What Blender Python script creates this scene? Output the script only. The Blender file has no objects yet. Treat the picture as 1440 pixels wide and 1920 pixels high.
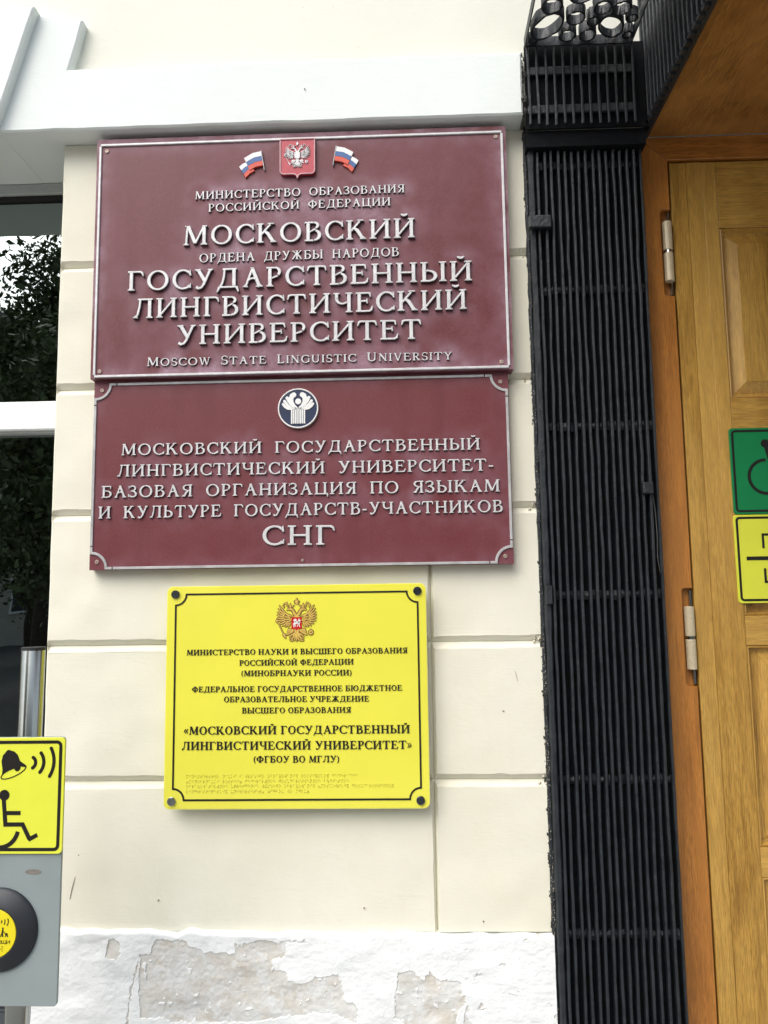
import bpy, math, random
import numpy as np
from mathutils import Vector, Matrix
sc = bpy.context.scene
R = math.radians
PI = math.pi
random.seed(7)
rng = np.random.default_rng(7)
COL = bpy.data.collections.new("place"); sc.collection.children.link(COL)

# ------------------------------------------------------------ camera
cd = bpy.data.cameras.new("camera"); cam = bpy.data.objects.new("camera", cd); COL.objects.link(cam)
sc.camera = cam
cd.sensor_fit = 'VERTICAL'; cd.sensor_height = 36.0; cd.lens = 36.0 * 1441 / 1920
cd.clip_start = 0.02; cd.clip_end = 500
yaw, pitch, roll = 0.0346148, 0.1123017, -0.0137761
fwd = Vector((-math.sin(yaw) * math.cos(pitch), math.cos(yaw) * math.cos(pitch), math.sin(pitch)))
rgt = Vector((math.cos(yaw), math.sin(yaw), 0)); upv = rgt.cross(fwd)
r2 = math.cos(roll) * rgt + math.sin(roll) * upv
u2 = -math.sin(roll) * rgt + math.cos(roll) * upv
M = Matrix((r2, u2, -fwd)).transposed().to_4x4(); M.translation = Vector((0, -1.5, 1.5))
cam.matrix_world = M

# ------------------------------------------------------------ world, sun, exposure
world = bpy.data.worlds.new("World"); sc.world = world; world.use_nodes = True
nt = world.node_tree; nt.nodes.clear()
sky = nt.nodes.new("ShaderNodeTexSky"); sky.sky_type = 'NISHITA'; sky.sun_disc = False
sky.sun_elevation = R(48); sky.sun_rotation = R(214)
sky.air_density = 1.0; sky.dust_density = 3.5; sky.ozone_density = 0.6
bg = nt.nodes.new("ShaderNodeBackground"); bg.inputs['Strength'].default_value = 0.15
ow = nt.nodes.new("ShaderNodeOutputWorld")
hs = nt.nodes.new('ShaderNodeHueSaturation'); hs.inputs['Saturation'].default_value = 0.5
nt.links.new(sky.outputs[0], hs.inputs['Color']); nt.links.new(hs.outputs[0], bg.inputs['Color']); nt.links.new(bg.outputs[0], ow.inputs['Surface'])
sd = bpy.data.lights.new("sun", 'SUN'); sd.energy = 1.25; sd.angle = R(60); sd.color = (1.0, 0.985, 0.955)
sun = bpy.data.objects.new("sun", sd); COL.objects.link(sun)
sun.rotation_euler = (-Vector((-0.37, -0.55, 0.74))).to_track_quat('-Z', 'Y').to_euler()
sc.view_settings.view_transform = 'Standard'; sc.view_settings.look = 'None'
sc.view_settings.gamma = 1.0; sc.view_settings.use_curve_mapping = False
sc.view_settings.exposure = 0.61

# ------------------------------------------------------------ materials
def new_mat(name):
    m = bpy.data.materials.new(name); m.use_nodes = True
    n = m.node_tree; n.nodes.clear()
    o = n.nodes.new("ShaderNodeOutputMaterial"); p = n.nodes.new("ShaderNodeBsdfPrincipled")
    n.links.new(p.outputs[0], o.inputs['Surface'])
    return m, n, p
def N(n, t, **k):
    x = n.nodes.new(t)
    for a, v in k.items():
        if a in x.inputs: x.inputs[a].default_value = v
        else: setattr(x, a, v)
    return x
def ramp(n, fac, stops):
    r = n.nodes.new("ShaderNodeValToRGB"); e = r.color_ramp.elements
    while len(e) < len(stops): e.new(0.5)
    for i, (p, c) in enumerate(stops):
        e[i].position = p; e[i].color = (c[0], c[1], c[2], 1) if hasattr(c, '__len__') else (c, c, c, 1)
    n.links.new(fac, r.inputs[0]); return r
def coords(n, scale=(1, 1, 1), rnd=0.0):
    tc = n.nodes.new("ShaderNodeTexCoord"); mp = n.nodes.new("ShaderNodeMapping")
    n.links.new(tc.outputs['Object'], mp.inputs['Vector']); mp.inputs['Scale'].default_value = scale
    if rnd:
        oi = n.nodes.new("ShaderNodeObjectInfo"); vm = N(n, "ShaderNodeVectorMath", operation='SCALE')
        cb = n.nodes.new("ShaderNodeCombineXYZ")
        for i in range(3): n.links.new(oi.outputs['Random'], cb.inputs[i])
        n.links.new(cb.outputs[0], vm.inputs[0]); vm.inputs['Scale'].default_value = rnd
        n.links.new(vm.outputs[0], mp.inputs['Location'])
    return mp.outputs[0]
def noise(n, vec, scale, detail=5, rough=0.55, dist=0.0):
    x = N(n, "ShaderNodeTexNoise"); x.inputs['Scale'].default_value = scale; x.inputs['Detail'].default_value = detail
    x.inputs['Roughness'].default_value = rough; x.inputs['Distortion'].default_value = dist
    n.links.new(vec, x.inputs['Vector']); return x.outputs['Fac']
def mixc(n, fac, a, b, mode='MIX'):
    x = n.nodes.new("ShaderNodeMix"); x.data_type = 'RGBA'; x.blend_type = mode
    for s, v in ((0, fac), (6, a), (7, b)):
        if isinstance(v, (int, float)): x.inputs[s].default_value = v
        elif isinstance(v, tuple): x.inputs[s].default_value = (*v, 1)
        else: n.links.new(v, x.inputs[s])
    return x.outputs[2]
def bump(n, p, h, strength=0.3, dist=0.002, prev=None):
    b = n.nodes.new("ShaderNodeBump"); b.inputs['Strength'].default_value = strength; b.inputs['Distance'].default_value = dist
    n.links.new(h, b.inputs['Height'])
    if prev is not None: n.links.new(prev, b.inputs['Normal'])
    n.links.new(b.outputs[0], p.inputs['Normal']); return b.outputs[0]
def simple(name, col, rough=0.5, metal=0.0, var=0.12, nscale=60, bstr=0.15, bdist=0.001, coat=0.0, spec=0.5):
    m, n, p = new_mat(name); v = coords(n)
    f = noise(n, v, nscale, 6)
    lo = tuple(c * (1 - var) for c in col); hi = tuple(min(1, c * (1 + var)) for c in col)
    r = ramp(n, f, [(0.3, lo), (0.7, hi)]); n.links.new(r.outputs[0], p.inputs['Base Color'])
    p.inputs['Roughness'].default_value = rough; p.inputs['Metallic'].default_value = metal
    p.inputs['Coat Weight'].default_value = coat; p.inputs['Specular IOR Level'].default_value = spec
    if bstr: bump(n, p, noise(n, v, nscale * 5, 4), bstr, bdist)
    return m

def plaster(name, col, dirt, amt=0.5, brush=True):
    m, n, p = new_mat(name); v = coords(n)
    big = noise(n, v, 3.0, 5, 0.6); med = noise(n, v, 14, 6, 0.6, 0.6)
    c0 = mixc(n, ramp(n, big, [(0.38, 0.0), (0.68, amt)]).outputs[0], col, dirt)
    c1 = mixc(n, ramp(n, med, [(0.5, 0.0), (0.8, amt * 0.5)]).outputs[0], c0, tuple(x * 0.93 for x in col))
    spk = noise(n, v, 95, 2, 0.5)
    c2 = mixc(n, ramp(n, spk, [(0.765, 0.0), (0.79, 0.35)]).outputs[0], c1, tuple(x * 0.45 for x in dirt))
    # thin vertical wash marks
    v2 = coords(n, (26, 26, 2.2)); st = noise(n, v2, 1.0, 4, 0.6)
    c3 = mixc(n, ramp(n, st, [(0.55, 0.0), (0.78, amt * 0.35)]).outputs[0], c2, dirt)
    n.links.new(c3, p.inputs['Base Color']); p.inputs['Roughness'].default_value = 0.8
    p.inputs['Specular IOR Level'].default_value = 0.25
    b = bump(n, p, med, 0.35, 0.004)
    v3 = coords(n, (30, 30, 160)) if brush else v
    b = bump(n, p, noise(n, v3, 1.5 if brush else 60, 4), 0.22, 0.0012, b)
    bump(n, p, noise(n, v, 380, 3), 0.18, 0.0006, b)
    return m
CREAM = plaster("cream_wall_paint", (0.80, 0.785, 0.665), (0.715, 0.69, 0.545), 0.7)
CREAM2 = plaster("upper_wall_paint", (0.80, 0.80, 0.71), (0.74, 0.75, 0.64), 0.5)
WHITE = plaster("white_trim_paint", (0.80, 0.85, 0.825), (0.73, 0.78, 0.75), 0.45)

def m_plinth():
    m, n, p = new_mat("peeling_white_plaster"); v = coords(n)
    at = N(n, "ShaderNodeAttribute", attribute_name="peel")
    med = noise(n, v, 20, 7, 0.65, 0.8); fine = noise(n, v, 85, 6, 0.7)
    w = mixc(n, ramp(n, noise(n, v, 9, 8, .7, 1.0), [(0.5, 0.0), (0.72, 0.8)]).outputs[0], (0.84, 0.865, 0.865), (0.68, 0.72, 0.73))
    g = mixc(n, ramp(n, med, [(0.34, 0.0), (0.60, 1.0)]).outputs[0], (0.60, 0.56, 0.49), (0.68, 0.695, 0.68))
    g = mixc(n, ramp(n, noise(n, v, 38, 9, .75, .5), [(0.53, 0.0), (0.60, 0.75)]).outputs[0], g, (0.75, 0.77, 0.77))
    g = mixc(n, ramp(n, fine, [(0.63, 0.0), (0.70, 0.55)]).outputs[0], g, (0.46, 0.44, 0.42))
    c = mixc(n, at.outputs['Fac'], w, g)
    n.links.new(c, p.inputs['Base Color']); p.inputs['Roughness'].default_value = 0.85
    p.inputs['Specular IOR Level'].default_value = 0.2
    v3 = coords(n, (34, 34, 120)); b = bump(n, p, noise(n, v3, 1.4, 5, .65, .4), 0.25, 0.0022)
    bump(n, p, fine, 0.3, 0.0010, b)
    return m
PLINTH = m_plinth()

def board(par, x0, x1, z0, z1, y, yback, mat, pts, halo, edge):
    st = .004; nx = int((x1 - x0) / st); nz = int((z1 - z0) / st); xs = np.linspace(x0, x1, nx); zs = np.linspace(z0, z1, nz)
    msk = np.zeros((nz, nx))
    for (a, b) in pts:
        i = int((a - x0) / (x1 - x0) * (nx - 1)); j = int((b - z0) / (z1 - z0) * (nz - 1))
        if 0 <= i < nx and 0 <= j < nz: msk[j, i] = 1
    def blur(a, r, t=3):
        k = np.ones(2 * r + 1) / (2 * r + 1)
        for _ in range(t):
            a = np.apply_along_axis(lambda q: np.convolve(q, k, 'same'), 0, a); a = np.apply_along_axis(lambda q: np.convolve(q, k, 'same'), 1, a)
        return a
    b_ = blur(msk, 3); b_ = b_ / max(b_.max(), 1e-6); c_ = blur(msk, 1, 2); c_ = c_ / max(c_.max(), 1e-6)
    X, Z = np.meshgrid(xs, zs); d = np.minimum(np.minimum(X - x0, x1 - X), np.minimum(Z - z0, z1 - Z)); e = np.clip(1 - d / .05, 0, 1) ** 1.5
    nn = .5 + .5 * smooth_noise(nx, nz, 11, 11, 501) + .25 * smooth_noise(nx, nz, 4, 4, 502)
    ch = np.clip(halo * (b_ * 1.5) ** .7 * np.clip(nn + .25, 0, 1.3) + edge * e * np.clip(nn + .4, 0, 1.2), 0, 1) * (1 - .35 * c_)
    V = np.stack([X, np.full(X.shape, y), Z], -1).reshape(-1, 3).tolist(); F = []
    for j in range(nz - 1):
        for i in range(nx - 1):
            a = j * nx + i; F.append((a, a + 1, a + nx + 1, a + nx))
    b = len(V); V += [(x0, yback, z0), (x1, yback, z0), (x1, yback, z1), (x0, yback, z1), (x0, y, z0), (x1, y, z0), (x1, y, z1), (x0, y, z1)]
    for k in range(4):
        j = (k + 1) % 4; F.append((b + k, b + j, b + 4 + j, b + 4 + k))
    F.append((b + 3, b + 2, b + 1, b))
    m = MB(); m.v = V; m.f = F; o = m.build('board', mat, par)
    at = o.data.attributes.new('chalk', 'FLOAT', 'POINT'); vals = np.zeros(len(V)); vals[:nx * nz] = ch.reshape(-1); vals[nx * nz:] = .15; at.data.foreach_set('value', vals)
    return o
def m_maroon(name, chalk, base=(0.115, 0.019, 0.024)):
    m, n, p = new_mat(name); v = coords(n)
    a = noise(n, v, 9, 10, 0.78, 0.35); bq = noise(n, v, 330, 3, 0.6)
    at = N(n, 'ShaderNodeAttribute', attribute_name='chalk')
    c = mixc(n, ramp(n, a, [(0.42, 0.0), (0.70, chalk)]).outputs[0], base, (0.19, 0.070, 0.090))
    hm = N(n, 'ShaderNodeMath', operation='MULTIPLY'); n.links.new(at.outputs['Fac'], hm.inputs[0]); n.links.new(ramp(n, noise(n, v, 26, 8, .7, .3), [(0.3, 0.25), (0.65, 1.0)]).outputs[0], hm.inputs[1])
    c = mixc(n, hm.outputs[0], c, (0.36, 0.235, 0.30))
    c = mixc(n, ramp(n, bq, [(0.45, 0.0), (0.75, 0.6)]).outputs[0], c, (0.185, 0.055, 0.062))
    st = noise(n, coords(n, (30, 30, 3)), 1.0, 4)
    c = mixc(n, ramp(n, st, [(0.5, 0.0), (0.75, 0.40)]).outputs[0], c, (0.11, 0.018, 0.024))
    n.links.new(c, p.inputs['Base Color'])
    n.links.new(ramp(n, a, [(0.3, 0.42), (0.7, 0.62)]).outputs[0], p.inputs['Roughness'])
    p.inputs['Specular IOR Level'].default_value = 0.4
    bump(n, p, noise(n, v, 420, 2), 0.12, 0.0006)
    return m
MAROON1 = m_maroon("faded_maroon_paint", 0.8); MAROON2 = m_maroon("maroon_paint", 0.22, (0.135, 0.020, 0.025))
SILVER = simple("silver_letter_paint", (0.60, 0.60, 0.605), 0.45, 0.15, 0.14, 70, 0.1)
SILVERD = simple("grey_border_paint", (0.42, 0.42, 0.42), 0.5, 0.15, 0.22, 40, 0.1)
CISW = simple("white_emblem_enamel", (0.80, 0.80, 0.78), 0.4, 0, 0.04)
NAVY = simple("navy_enamel", (0.012, 0.022, 0.065), 0.3, 0, 0.15, bstr=0.05)
RED = simple("red_enamel", (0.42, 0.025, 0.045), 0.35, 0, 0.1, bstr=0.05)
FRED = simple("flag_red_enamel", (0.60, 0.07, 0.035), 0.45, 0, 0.1)
FBLUE = simple("flag_blue_enamel", (0.035, 0.11, 0.30), 0.45, 0, 0.1)
YEL = simple("yellow_acrylic", (0.80, 0.76, 0.075), 0.16, 0, 0.035, 6, 0.0, coat=0.6)
YEDGE = simple("yellow_acrylic_edge", (0.84, 0.82, 0.22), 0.2, 0, 0.05, 12, 0.0, coat=0.5)
YBRA = simple("braille_yellow", (0.42, 0.36, 0.03), 0.3, 0, 0.1)
BLACKP = simple("black_print", (0.012, 0.010, 0.008), 0.35, 0, 0.1, bstr=0)
GOLD = simple("gold_emblem", (0.66, 0.45, 0.10), 0.38, 0.1, 0.15, 300)
GOLDD = simple("dark_gold_outline", (0.20, 0.115, 0.02), 0.45, 0.1, 0.2, 300)
STEEL = simple("polished_steel", (0.40, 0.42, 0.40), 0.2, 1.0, 0.08, 30, 0.03)
SCREWM = simple("dark_screw_cap", (0.10, 0.11, 0.12), 0.2, 0.9, 0.3, 120, 0.1)
BRASS = simple("worn_screw", (0.42, 0.33, 0.28), 0.4, 0.4, 0.2, 400)
YSIGN = simple("yellow_green_sign_film", (0.73, 0.76, 0.06), 0.35, 0, 0.03, 20, 0.03)
YSTICK = simple("yellow_sticker", (0.78, 0.66, 0.015), 0.35, 0, 0.03, 20, 0.02)
GREENS = simple("green_sign_film", (0.0, 0.21, 0.062), 0.42, 0, 0.06, 20, 0.03)
GREYPL = simple("grey_painted_steel", (0.27, 0.32, 0.32), 0.45, 0.1, 0.08, 9, 0.08)
BLKPLAS = simple("black_plastic_dome", (0.018, 0.022, 0.028), 0.48, 0, 0.1, 60, 0.03)
WPVC = simple("white_pvc", (0.86, 0.88, 0.88), 0.35, 0, 0.03, 15, 0.03)
GPVC = simple("grey_window_bead", (0.45, 0.47, 0.46), 0.4, 0, 0.06)
GASKET = simple("black_gasket", (0.01, 0.01, 0.01), 0.6, 0, 0.1)
HINGEM = simple("cream_hinge_metal", (0.62, 0.53, 0.36), 0.35, 0.15, 0.08, 200, 0.05)
RUBBER = simple("post_cap_rubber", (0.02, 0.02, 0.022), 0.6, 0, 0.1)
DIRTM = simple("dark_dried_sealant", (0.03, 0.028, 0.025), 0.8, 0, 0.4, 150, 0.5, 0.003)
MORTAR = simple("pale_mortar", (0.62, 0.58, 0.47), 0.9, 0, 0.15, 60, 0.4, 0.002)

def m_iron():
    m, n, p = new_mat("black_painted_iron"); v = coords(n)
    a = noise(n, v, 40, 8, 0.7); d = noise(n, v, 260, 4, .6)
    c = ramp(n, a, [(0.3, (0.010, 0.012, 0.015)), (0.6, (0.020, 0.025, 0.030)), (0.85, (0.040, 0.046, 0.050))]).outputs[0]
    c = mixc(n, ramp(n, noise(n, v, 140, 6, .7), [(0.60, 0.0), (0.72, 0.75)]).outputs[0], c, (0.095, 0.082, 0.068))
    n.links.new(c, p.inputs['Base Color'])
    n.links.new(ramp(n, a, [(0.3, 0.32), (0.7, 0.6)]).outputs[0], p.inputs['Roughness'])
    b = bump(n, p, noise(n, v, 70, 6, .6), 0.6, 0.004); bump(n, p, d, 0.35, 0.001, b)
    return m
IRON = m_iron()
IRONBACK = simple("dark_iron_back_sheet", (0.005, 0.006, 0.0075), 0.85, 0, 0.3, 90, 0.4, 0.002, spec=0.15)

def wood(name, dark, mid, light, grain='z', fig=1.0):
    m, n, p = new_mat(name)
    ax = {'z': (1, 1, 0.11), 'x': (0.11, 1, 1), 'y': (1, 0.11, 1)}[grain]
    v = coords(n, tuple(a * 1.0 for a in ax), rnd=9.0)
    lo = noise(n, coords(n, {'z': (1, 1, .16), 'x': (.16, 1, 1), 'y': (1, .30, 1)}[grain], rnd=7.0), 4.2 * fig, 2, .35)
    mu = N(n, "ShaderNodeMath", operation='MULTIPLY'); n.links.new(lo, mu.inputs[0]); mu.inputs[1].default_value = 26.0
    wob = N(n, "ShaderNodeMath", operation='ADD'); n.links.new(mu.outputs[0], wob.inputs[0]); n.links.new(noise(n, v, 60, 4), wob.inputs[1])
    fr_ = N(n, "ShaderNodeMath", operation='FRACT'); n.links.new(wob.outputs[0], fr_.inputs[0])
    f1 = noise(n, v, 45, 8, 0.65, 0.5)
    c = ramp(n, f1, [(0.25, dark), (0.5, mid), (0.78, light)]).outputs[0]
    c = mixc(n, ramp(n, fr_.outputs[0], [(0.0, 0.10), (0.55, 0.12), (0.9, 0.55), (1.0, 0.1)]).outputs[0], c, dark)
    ax2 = {'z': (1, 1, 0.035), 'x': (0.035, 1, 1), 'y': (1, 0.035, 1)}[grain]
    v2 = coords(n, ax2, rnd=5.0); pr = noise(n, v2, 260, 4, 0.6)
    c = mixc(n, ramp(n, pr, [(0.55, 0.0), (0.70, 0.8)]).outputs[0], c, tuple(x * 0.45 for x in dark))
    v4 = coords(n, {'z': (1, 1, .06), 'x': (.06, 1, 1), 'y': (1, .06, 1)}[grain], rnd=2.0)
    c = mixc(n, ramp(n, noise(n, v4, 720, 3, .6), [(0.42, 0.0), (0.66, 0.85)]).outputs[0], c, tuple(x * 0.7 for x in dark))
    bt = noise(n, coords(n, (9, 9, 1.2), rnd=3.0), 1.0, 3)
    c = mixc(n, ramp(n, bt, [(0.35, 0.0), (0.65, 0.45)]).outputs[0], c, tuple(min(1, x * 1.12) for x in light))
    n.links.new(c, p.inputs['Base Color']); p.inputs['Roughness'].default_value = 0.38
    p.inputs['Coat Weight'].default_value = 0.18; p.inputs['Coat Roughness'].default_value = 0.3
    n.links.new(ramp(n, bt, [(0.3, 0.30), (0.7, 0.5)]).outputs[0], p.inputs['Roughness'])
    bump(n, p, pr, 0.4, 0.0010)
    return m
OD, OM, OL = (0.25, 0.085, 0.012), (0.48, 0.180, 0.028), (0.60, 0.26, 0.052)
LD, LM, LL = (0.29, 0.14, 0.020), (0.54, 0.305, 0.056), (0.67, 0.41, 0.10)
FRAMEZ = wood("orange_oak_frame_upright", OD, OM, OL, 'z'); FRAMEX = wood("orange_oak_frame_head", OD, OM, OL, 'x')
LEAFZ = wood("honey_oak_upright", LD, LM, LL, 'z'); LEAFX = wood("honey_oak_crosswise", LD, LM, LL, 'x')
SOFFW = wood("oak_veneer_soffit", (0.20, 0.075, 0.014), (0.40, 0.175, 0.036), (0.50, 0.24, 0.06), 'y', 0.8)

def m_glass():
    m = bpy.data.materials.new("window_glass"); m.use_nodes = True; n = m.node_tree; n.nodes.clear()
    o = n.nodes.new("ShaderNodeOutputMaterial"); mx = n.nodes.new("ShaderNodeMixShader")
    tr = n.nodes.new("ShaderNodeBsdfTransparent"); tr.inputs[0].default_value = (0.35, 0.40, 0.38, 1)
    gl = n.nodes.new("ShaderNodeBsdfGlossy"); gl.inputs['Roughness'].default_value = 0.0
    gl.inputs['Color'].default_value = (0.9, 1.0, 0.98, 1)
    fr = n.nodes.new("ShaderNodeFresnel"); fr.inputs['IOR'].default_value = 3.3
    v = coords(n); b = n.nodes.new("ShaderNodeBump"); b.inputs['Strength'].default_value = 0.05; b.inputs['Distance'].default_value = 0.01
    n.links.new(noise(n, v, 5, 2), b.inputs['Height']); n.links.new(b.outputs[0], gl.inputs['Normal'])
    n.links.new(fr.outputs[0], mx.inputs[0]); n.links.new(tr.outputs[0], mx.inputs[1]); n.links.new(gl.outputs[0], mx.inputs[2])
    n.links.new(mx.outputs[0], o.inputs['Surface']); return m
GLASS = m_glass()
ROOM = simple("dim_room_paint", (0.05, 0.055, 0.05), 0.9, 0, 0.1)

# ------------------------------------------------------------ mesh helpers
class MB:
    def __init__(s): s.v = []; s.f = []; s.side = []
    def add(s, vs, fs):
        b = len(s.v); s.v += [tuple(map(float, q)) for q in vs]; s.f += [tuple(i + b for i in q) for q in fs]
    def box(s, x0, x1, y0, y1, z0, z1, c=0.0):
        if c <= 0:
            vs = [(x, y, z) for x in (x0, x1) for y in (y0, y1) for z in (z0, z1)]
            s.add(vs, [(0, 1, 3, 2), (4, 6, 7, 5), (0, 4, 5, 1), (2, 3, 7, 6), (0, 2, 6, 4), (1, 5, 7, 3)]); return
        # front (-y) edges chamfered
        vs = [(x0, y1, z0), (x1, y1, z0), (x1, y1, z1), (x0, y1, z1),
              (x0, y0 + c, z0), (x1, y0 + c, z0), (x1, y0 + c, z1), (x0, y0 + c, z1),
              (x0 + c, y0, z0 + c), (x1 - c, y0, z0 + c), (x1 - c, y0, z1 - c), (x0 + c, y0, z1 - c)]
        fs = [(3, 2, 1, 0), (8, 9, 10, 11)]
        for k in range(4):
            j = (k + 1) % 4; fs += [(k, j, 4 + j, 4 + k), (4 + k, 4 + j, 8 + j, 8 + k)]
        s.add(vs, fs)
    def prism(s, pts, yb, yf, c=0.0):
        """outline in x,z, pushed from yb (back) to yf (front, smaller y); c chamfers towards the outline's own inside"""
        n = len(pts); A = sum(pts[i][0] * pts[(i + 1) % n][1] - pts[(i + 1) % n][0] * pts[i][1] for i in range(n))
        if A < 0: pts = pts[::-1]
        ins = inset(pts, c) if c > 0 else pts
        vs = [(x, yb, z) for x, z in pts] + [(x, yf + c, z) for x, z in pts]
        fs = [tuple(range(n))[::-1]]
        for i in range(n):
            j = (i + 1) % n; fs.append((i, j, n + j, n + i))
        if c > 0:
            vs += [(x, yf, z) for x, z in ins]
            for i in range(n):
                j = (i + 1) % n; fs.append((n + i, n + j, 2 * n + j, 2 * n + i))
            fs.append(tuple(range(2 * n, 3 * n)))
        else: fs.append(tuple(range(n, 2 * n)))
        s.add(vs, fs)
    def stroke(s, pts, w, yb, yf, c=0.0, closed=False):
        """ribbon of varying width in x,z raised from yb to yf"""
        n = len(pts); w = [w] * n if isinstance(w, (int, float)) else list(w)
        P = [Vector(q) for q in pts]; nor = []
        for i in range(n):
            a = P[(i - 1) % n] if (closed or i > 0) else None; b = P[(i + 1) % n] if (closed or i < n - 1) else None
            d1 = (P[i] - a).normalized() if a is not None else None; d2 = (b - P[i]).normalized() if b is not None else None
            if d1 is None: d1 = d2
            if d2 is None: d2 = d1
            t = d1 + d2
            t = t.normalized() if t.length > 1e-6 else d1
            k = max(0.45, t.dot(d1)); nor.append((Vector((-t.y, t.x)) / k, t))
        vs = []
        for i in range(n):
            nn, t = nor[i]; h = w[i] / 2; hc = max(h - c, h * 0.3)
            e = 0
            if not closed and i == 0: e = c
            if not closed and i == n - 1: e = -c
            l = P[i] + nn * h; r = P[i] - nn * h; lt = P[i] + nn * hc + t * e; rt = P[i] - nn * hc + t * e
            vs += [(l.x, yb, l.y), (r.x, yb, r.y), (l.x, yf + c, l.y), (r.x, yf + c, r.y), (lt.x, yf, lt.y), (rt.x, yf, rt.y)]
        fs = []; base = len(s.f)
        for i in range(n if closed else n - 1):
            a = i * 6; b = ((i + 1) % n) * 6
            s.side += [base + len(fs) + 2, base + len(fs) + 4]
            fs += [(a + 4, a + 5, b + 5, b + 4), (a + 2, a + 4, b + 4, b + 2), (a, a + 2, b + 2, b), (a + 5, a + 3, b + 3, b + 5), (a + 3, a + 1, b + 1, b + 3)]
        if not closed:
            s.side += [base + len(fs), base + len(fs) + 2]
            fs += [(0, 1, 3, 2), (2, 3, 5, 4)]; q = (n - 1) * 6
            fs += [(q + 1, q, q + 2, q + 3), (q + 3, q + 2, q + 4, q + 5)]
        s.add(vs, fs)
    def tube(s, pts, r, k=8, cap=True):
        pts = [Vector(p) for p in pts]; n = len(pts); r = [r] * n if isinstance(r, (int, float)) else r
        vs = []; up = Vector((0, 0, 1))
        for i in range(n):
            d = (pts[min(i + 1, n - 1)] - pts[max(i - 1, 0)]).normalized()
            a = d.cross(up) if abs(d.z) < .9 else d.cross(Vector((0, 1, 0))); a.normalize(); b = d.cross(a)
            for j in range(k):
                t = 2 * PI * (j + .5) / k; vs.append(pts[i] + (a * math.cos(t) + b * math.sin(t)) * r[i])
        fs = [(i * k + j, i * k + (j + 1) % k, (i + 1) * k + (j + 1) % k, (i + 1) * k + j) for i in range(n - 1) for j in range(k)]
        if cap: fs += [tuple(range(k))[::-1], tuple(range((n - 1) * k, n * k))]
        s.add(vs, fs)
    def lathe(s, cx, cz, prof, k=32):
        """profile of (radius, y) spun round a y axis"""
        vs = []; n = len(prof)
        for r, y in prof:
            for j in range(k):
                t = 2 * PI * j / k; vs.append((cx + r * math.cos(t), y, cz + r * math.sin(t)))
        fs = [(i * k + j, (i + 1) * k + j, (i + 1) * k + (j + 1) % k, i * k + (j + 1) % k) for i in range(n - 1) for j in range(k)]
        fs.append(tuple(range((n - 1) * k, n * k))[::-1])
        s.add(vs, fs)
    def build(s, name, mat, parent=None, smooth=False, off=None, side=None):
        me = bpy.data.meshes.new(name)
        o3 = Vector(off) if off is not None else Vector((0, 0, 0))
        if parent is not None and off is None:
            q = parent
            while q is not None: o3 = o3 + q.location; q = q.parent
        vs = np.array(s.v, dtype=float) - np.array(o3)
        me.from_pydata(vs.tolist(), [], s.f); me.materials.append(mat)
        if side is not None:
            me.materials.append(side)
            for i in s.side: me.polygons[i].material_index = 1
        if smooth: me.polygons.foreach_set('use_smooth', [True] * len(me.polygons))
        me.update()
        o = bpy.data.objects.new(name, me); COL.objects.link(o)
        if parent is not None: o.parent = parent
        elif off is not None: o.location = off
        return o
def inset(pts, c):
    n = len(pts); out = []
    for i in range(n):
        a = Vector(pts[i - 1]); b = Vector(pts[i]); d = Vector(pts[(i + 1) % n])
        e1 = (b - a).normalized(); e2 = (d - b).normalized()
        n1 = Vector((-e1.y, e1.x)); n2 = Vector((-e2.y, e2.x)); t = n1 + n2
        if t.length < 1e-6: t = n1
        t.normalize(); k = max(0.4, t.dot(n1)); q = b + t * (c / k); out.append((q.x, q.y))
    return out
def rrect(x0, x1, z0, z1, r, k=6):
    out = []
    for cx, cz, a in ((x1 - r, z1 - r, 0), (x0 + r, z1 - r, 90), (x0 + r, z0 + r, 180), (x1 - r, z0 + r, 270)):
        for i in range(k + 1):
            t = R(a + 90 * i / k); out.append((cx + r * math.cos(t), cz + r * math.sin(t)))
    return out
def ell(cx, cz, rx, rz, k=20, rot=0.0, a0=0, a1=360, closed=True):
    out = []; m = k if closed else k + 1
    for i in range(m):
        t = R(a0 + (a1 - a0) * i / k); x = rx * math.cos(t); z = rz * math.sin(t)
        out.append((cx + x * math.cos(rot) - z * math.sin(rot), cz + x * math.sin(rot) + z * math.cos(rot)))
    return out
def tag(o, label=None, cat=None, group=None, kind=None):
    if label: o['label'] = label
    if cat: o['category'] = cat
    if group: o['group'] = group
    if kind: o['kind'] = kind
    return o
def thing(name, loc, label, cat, group=None):
    o = bpy.data.objects.new(name, None); COL.objects.link(o); o.location = loc; o.empty_display_size = 0.05
    return tag(o, label, cat, group)
def bevel(o, w, seg=2):
    b = o.modifiers.new("bevel", 'BEVEL'); b.width = w; b.segments = seg; b.limit_method = 'ANGLE'; b.angle_limit = R(40)
    return o

# ------------------------------------------------------------ the ground and the street side behind the viewer
mp_, n_, p_ = new_mat("grey_paving"); vv = coords(n_)
br = N(n_, "ShaderNodeTexBrick"); br.inputs['Scale'].default_value = 2.2; br.inputs['Color1'].default_value = (0.30, 0.295, 0.28, 1)
br.inputs['Color2'].default_value = (0.25, 0.25, 0.24, 1); br.inputs['Mortar'].default_value = (0.12, 0.12, 0.11, 1); br.inputs['Mortar Size'].default_value = 0.012
n_.links.new(vv, br.inputs['Vector']); n_.links.new(br.outputs[0], p_.inputs['Base Color']); p_.inputs['Roughness'].default_value = 0.85
PAVE = mp_
ASPH = simple("asphalt", (0.055, 0.055, 0.055), 0.9, 0, 0.2, 8, 0.3)
g = MB(); g.box(-150, 150, -200, 60, -0.5, -0.13); tag(g.build('ground', ASPH), 'grey asphalt ground and road in front of the building', None, None, 'structure')
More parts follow.
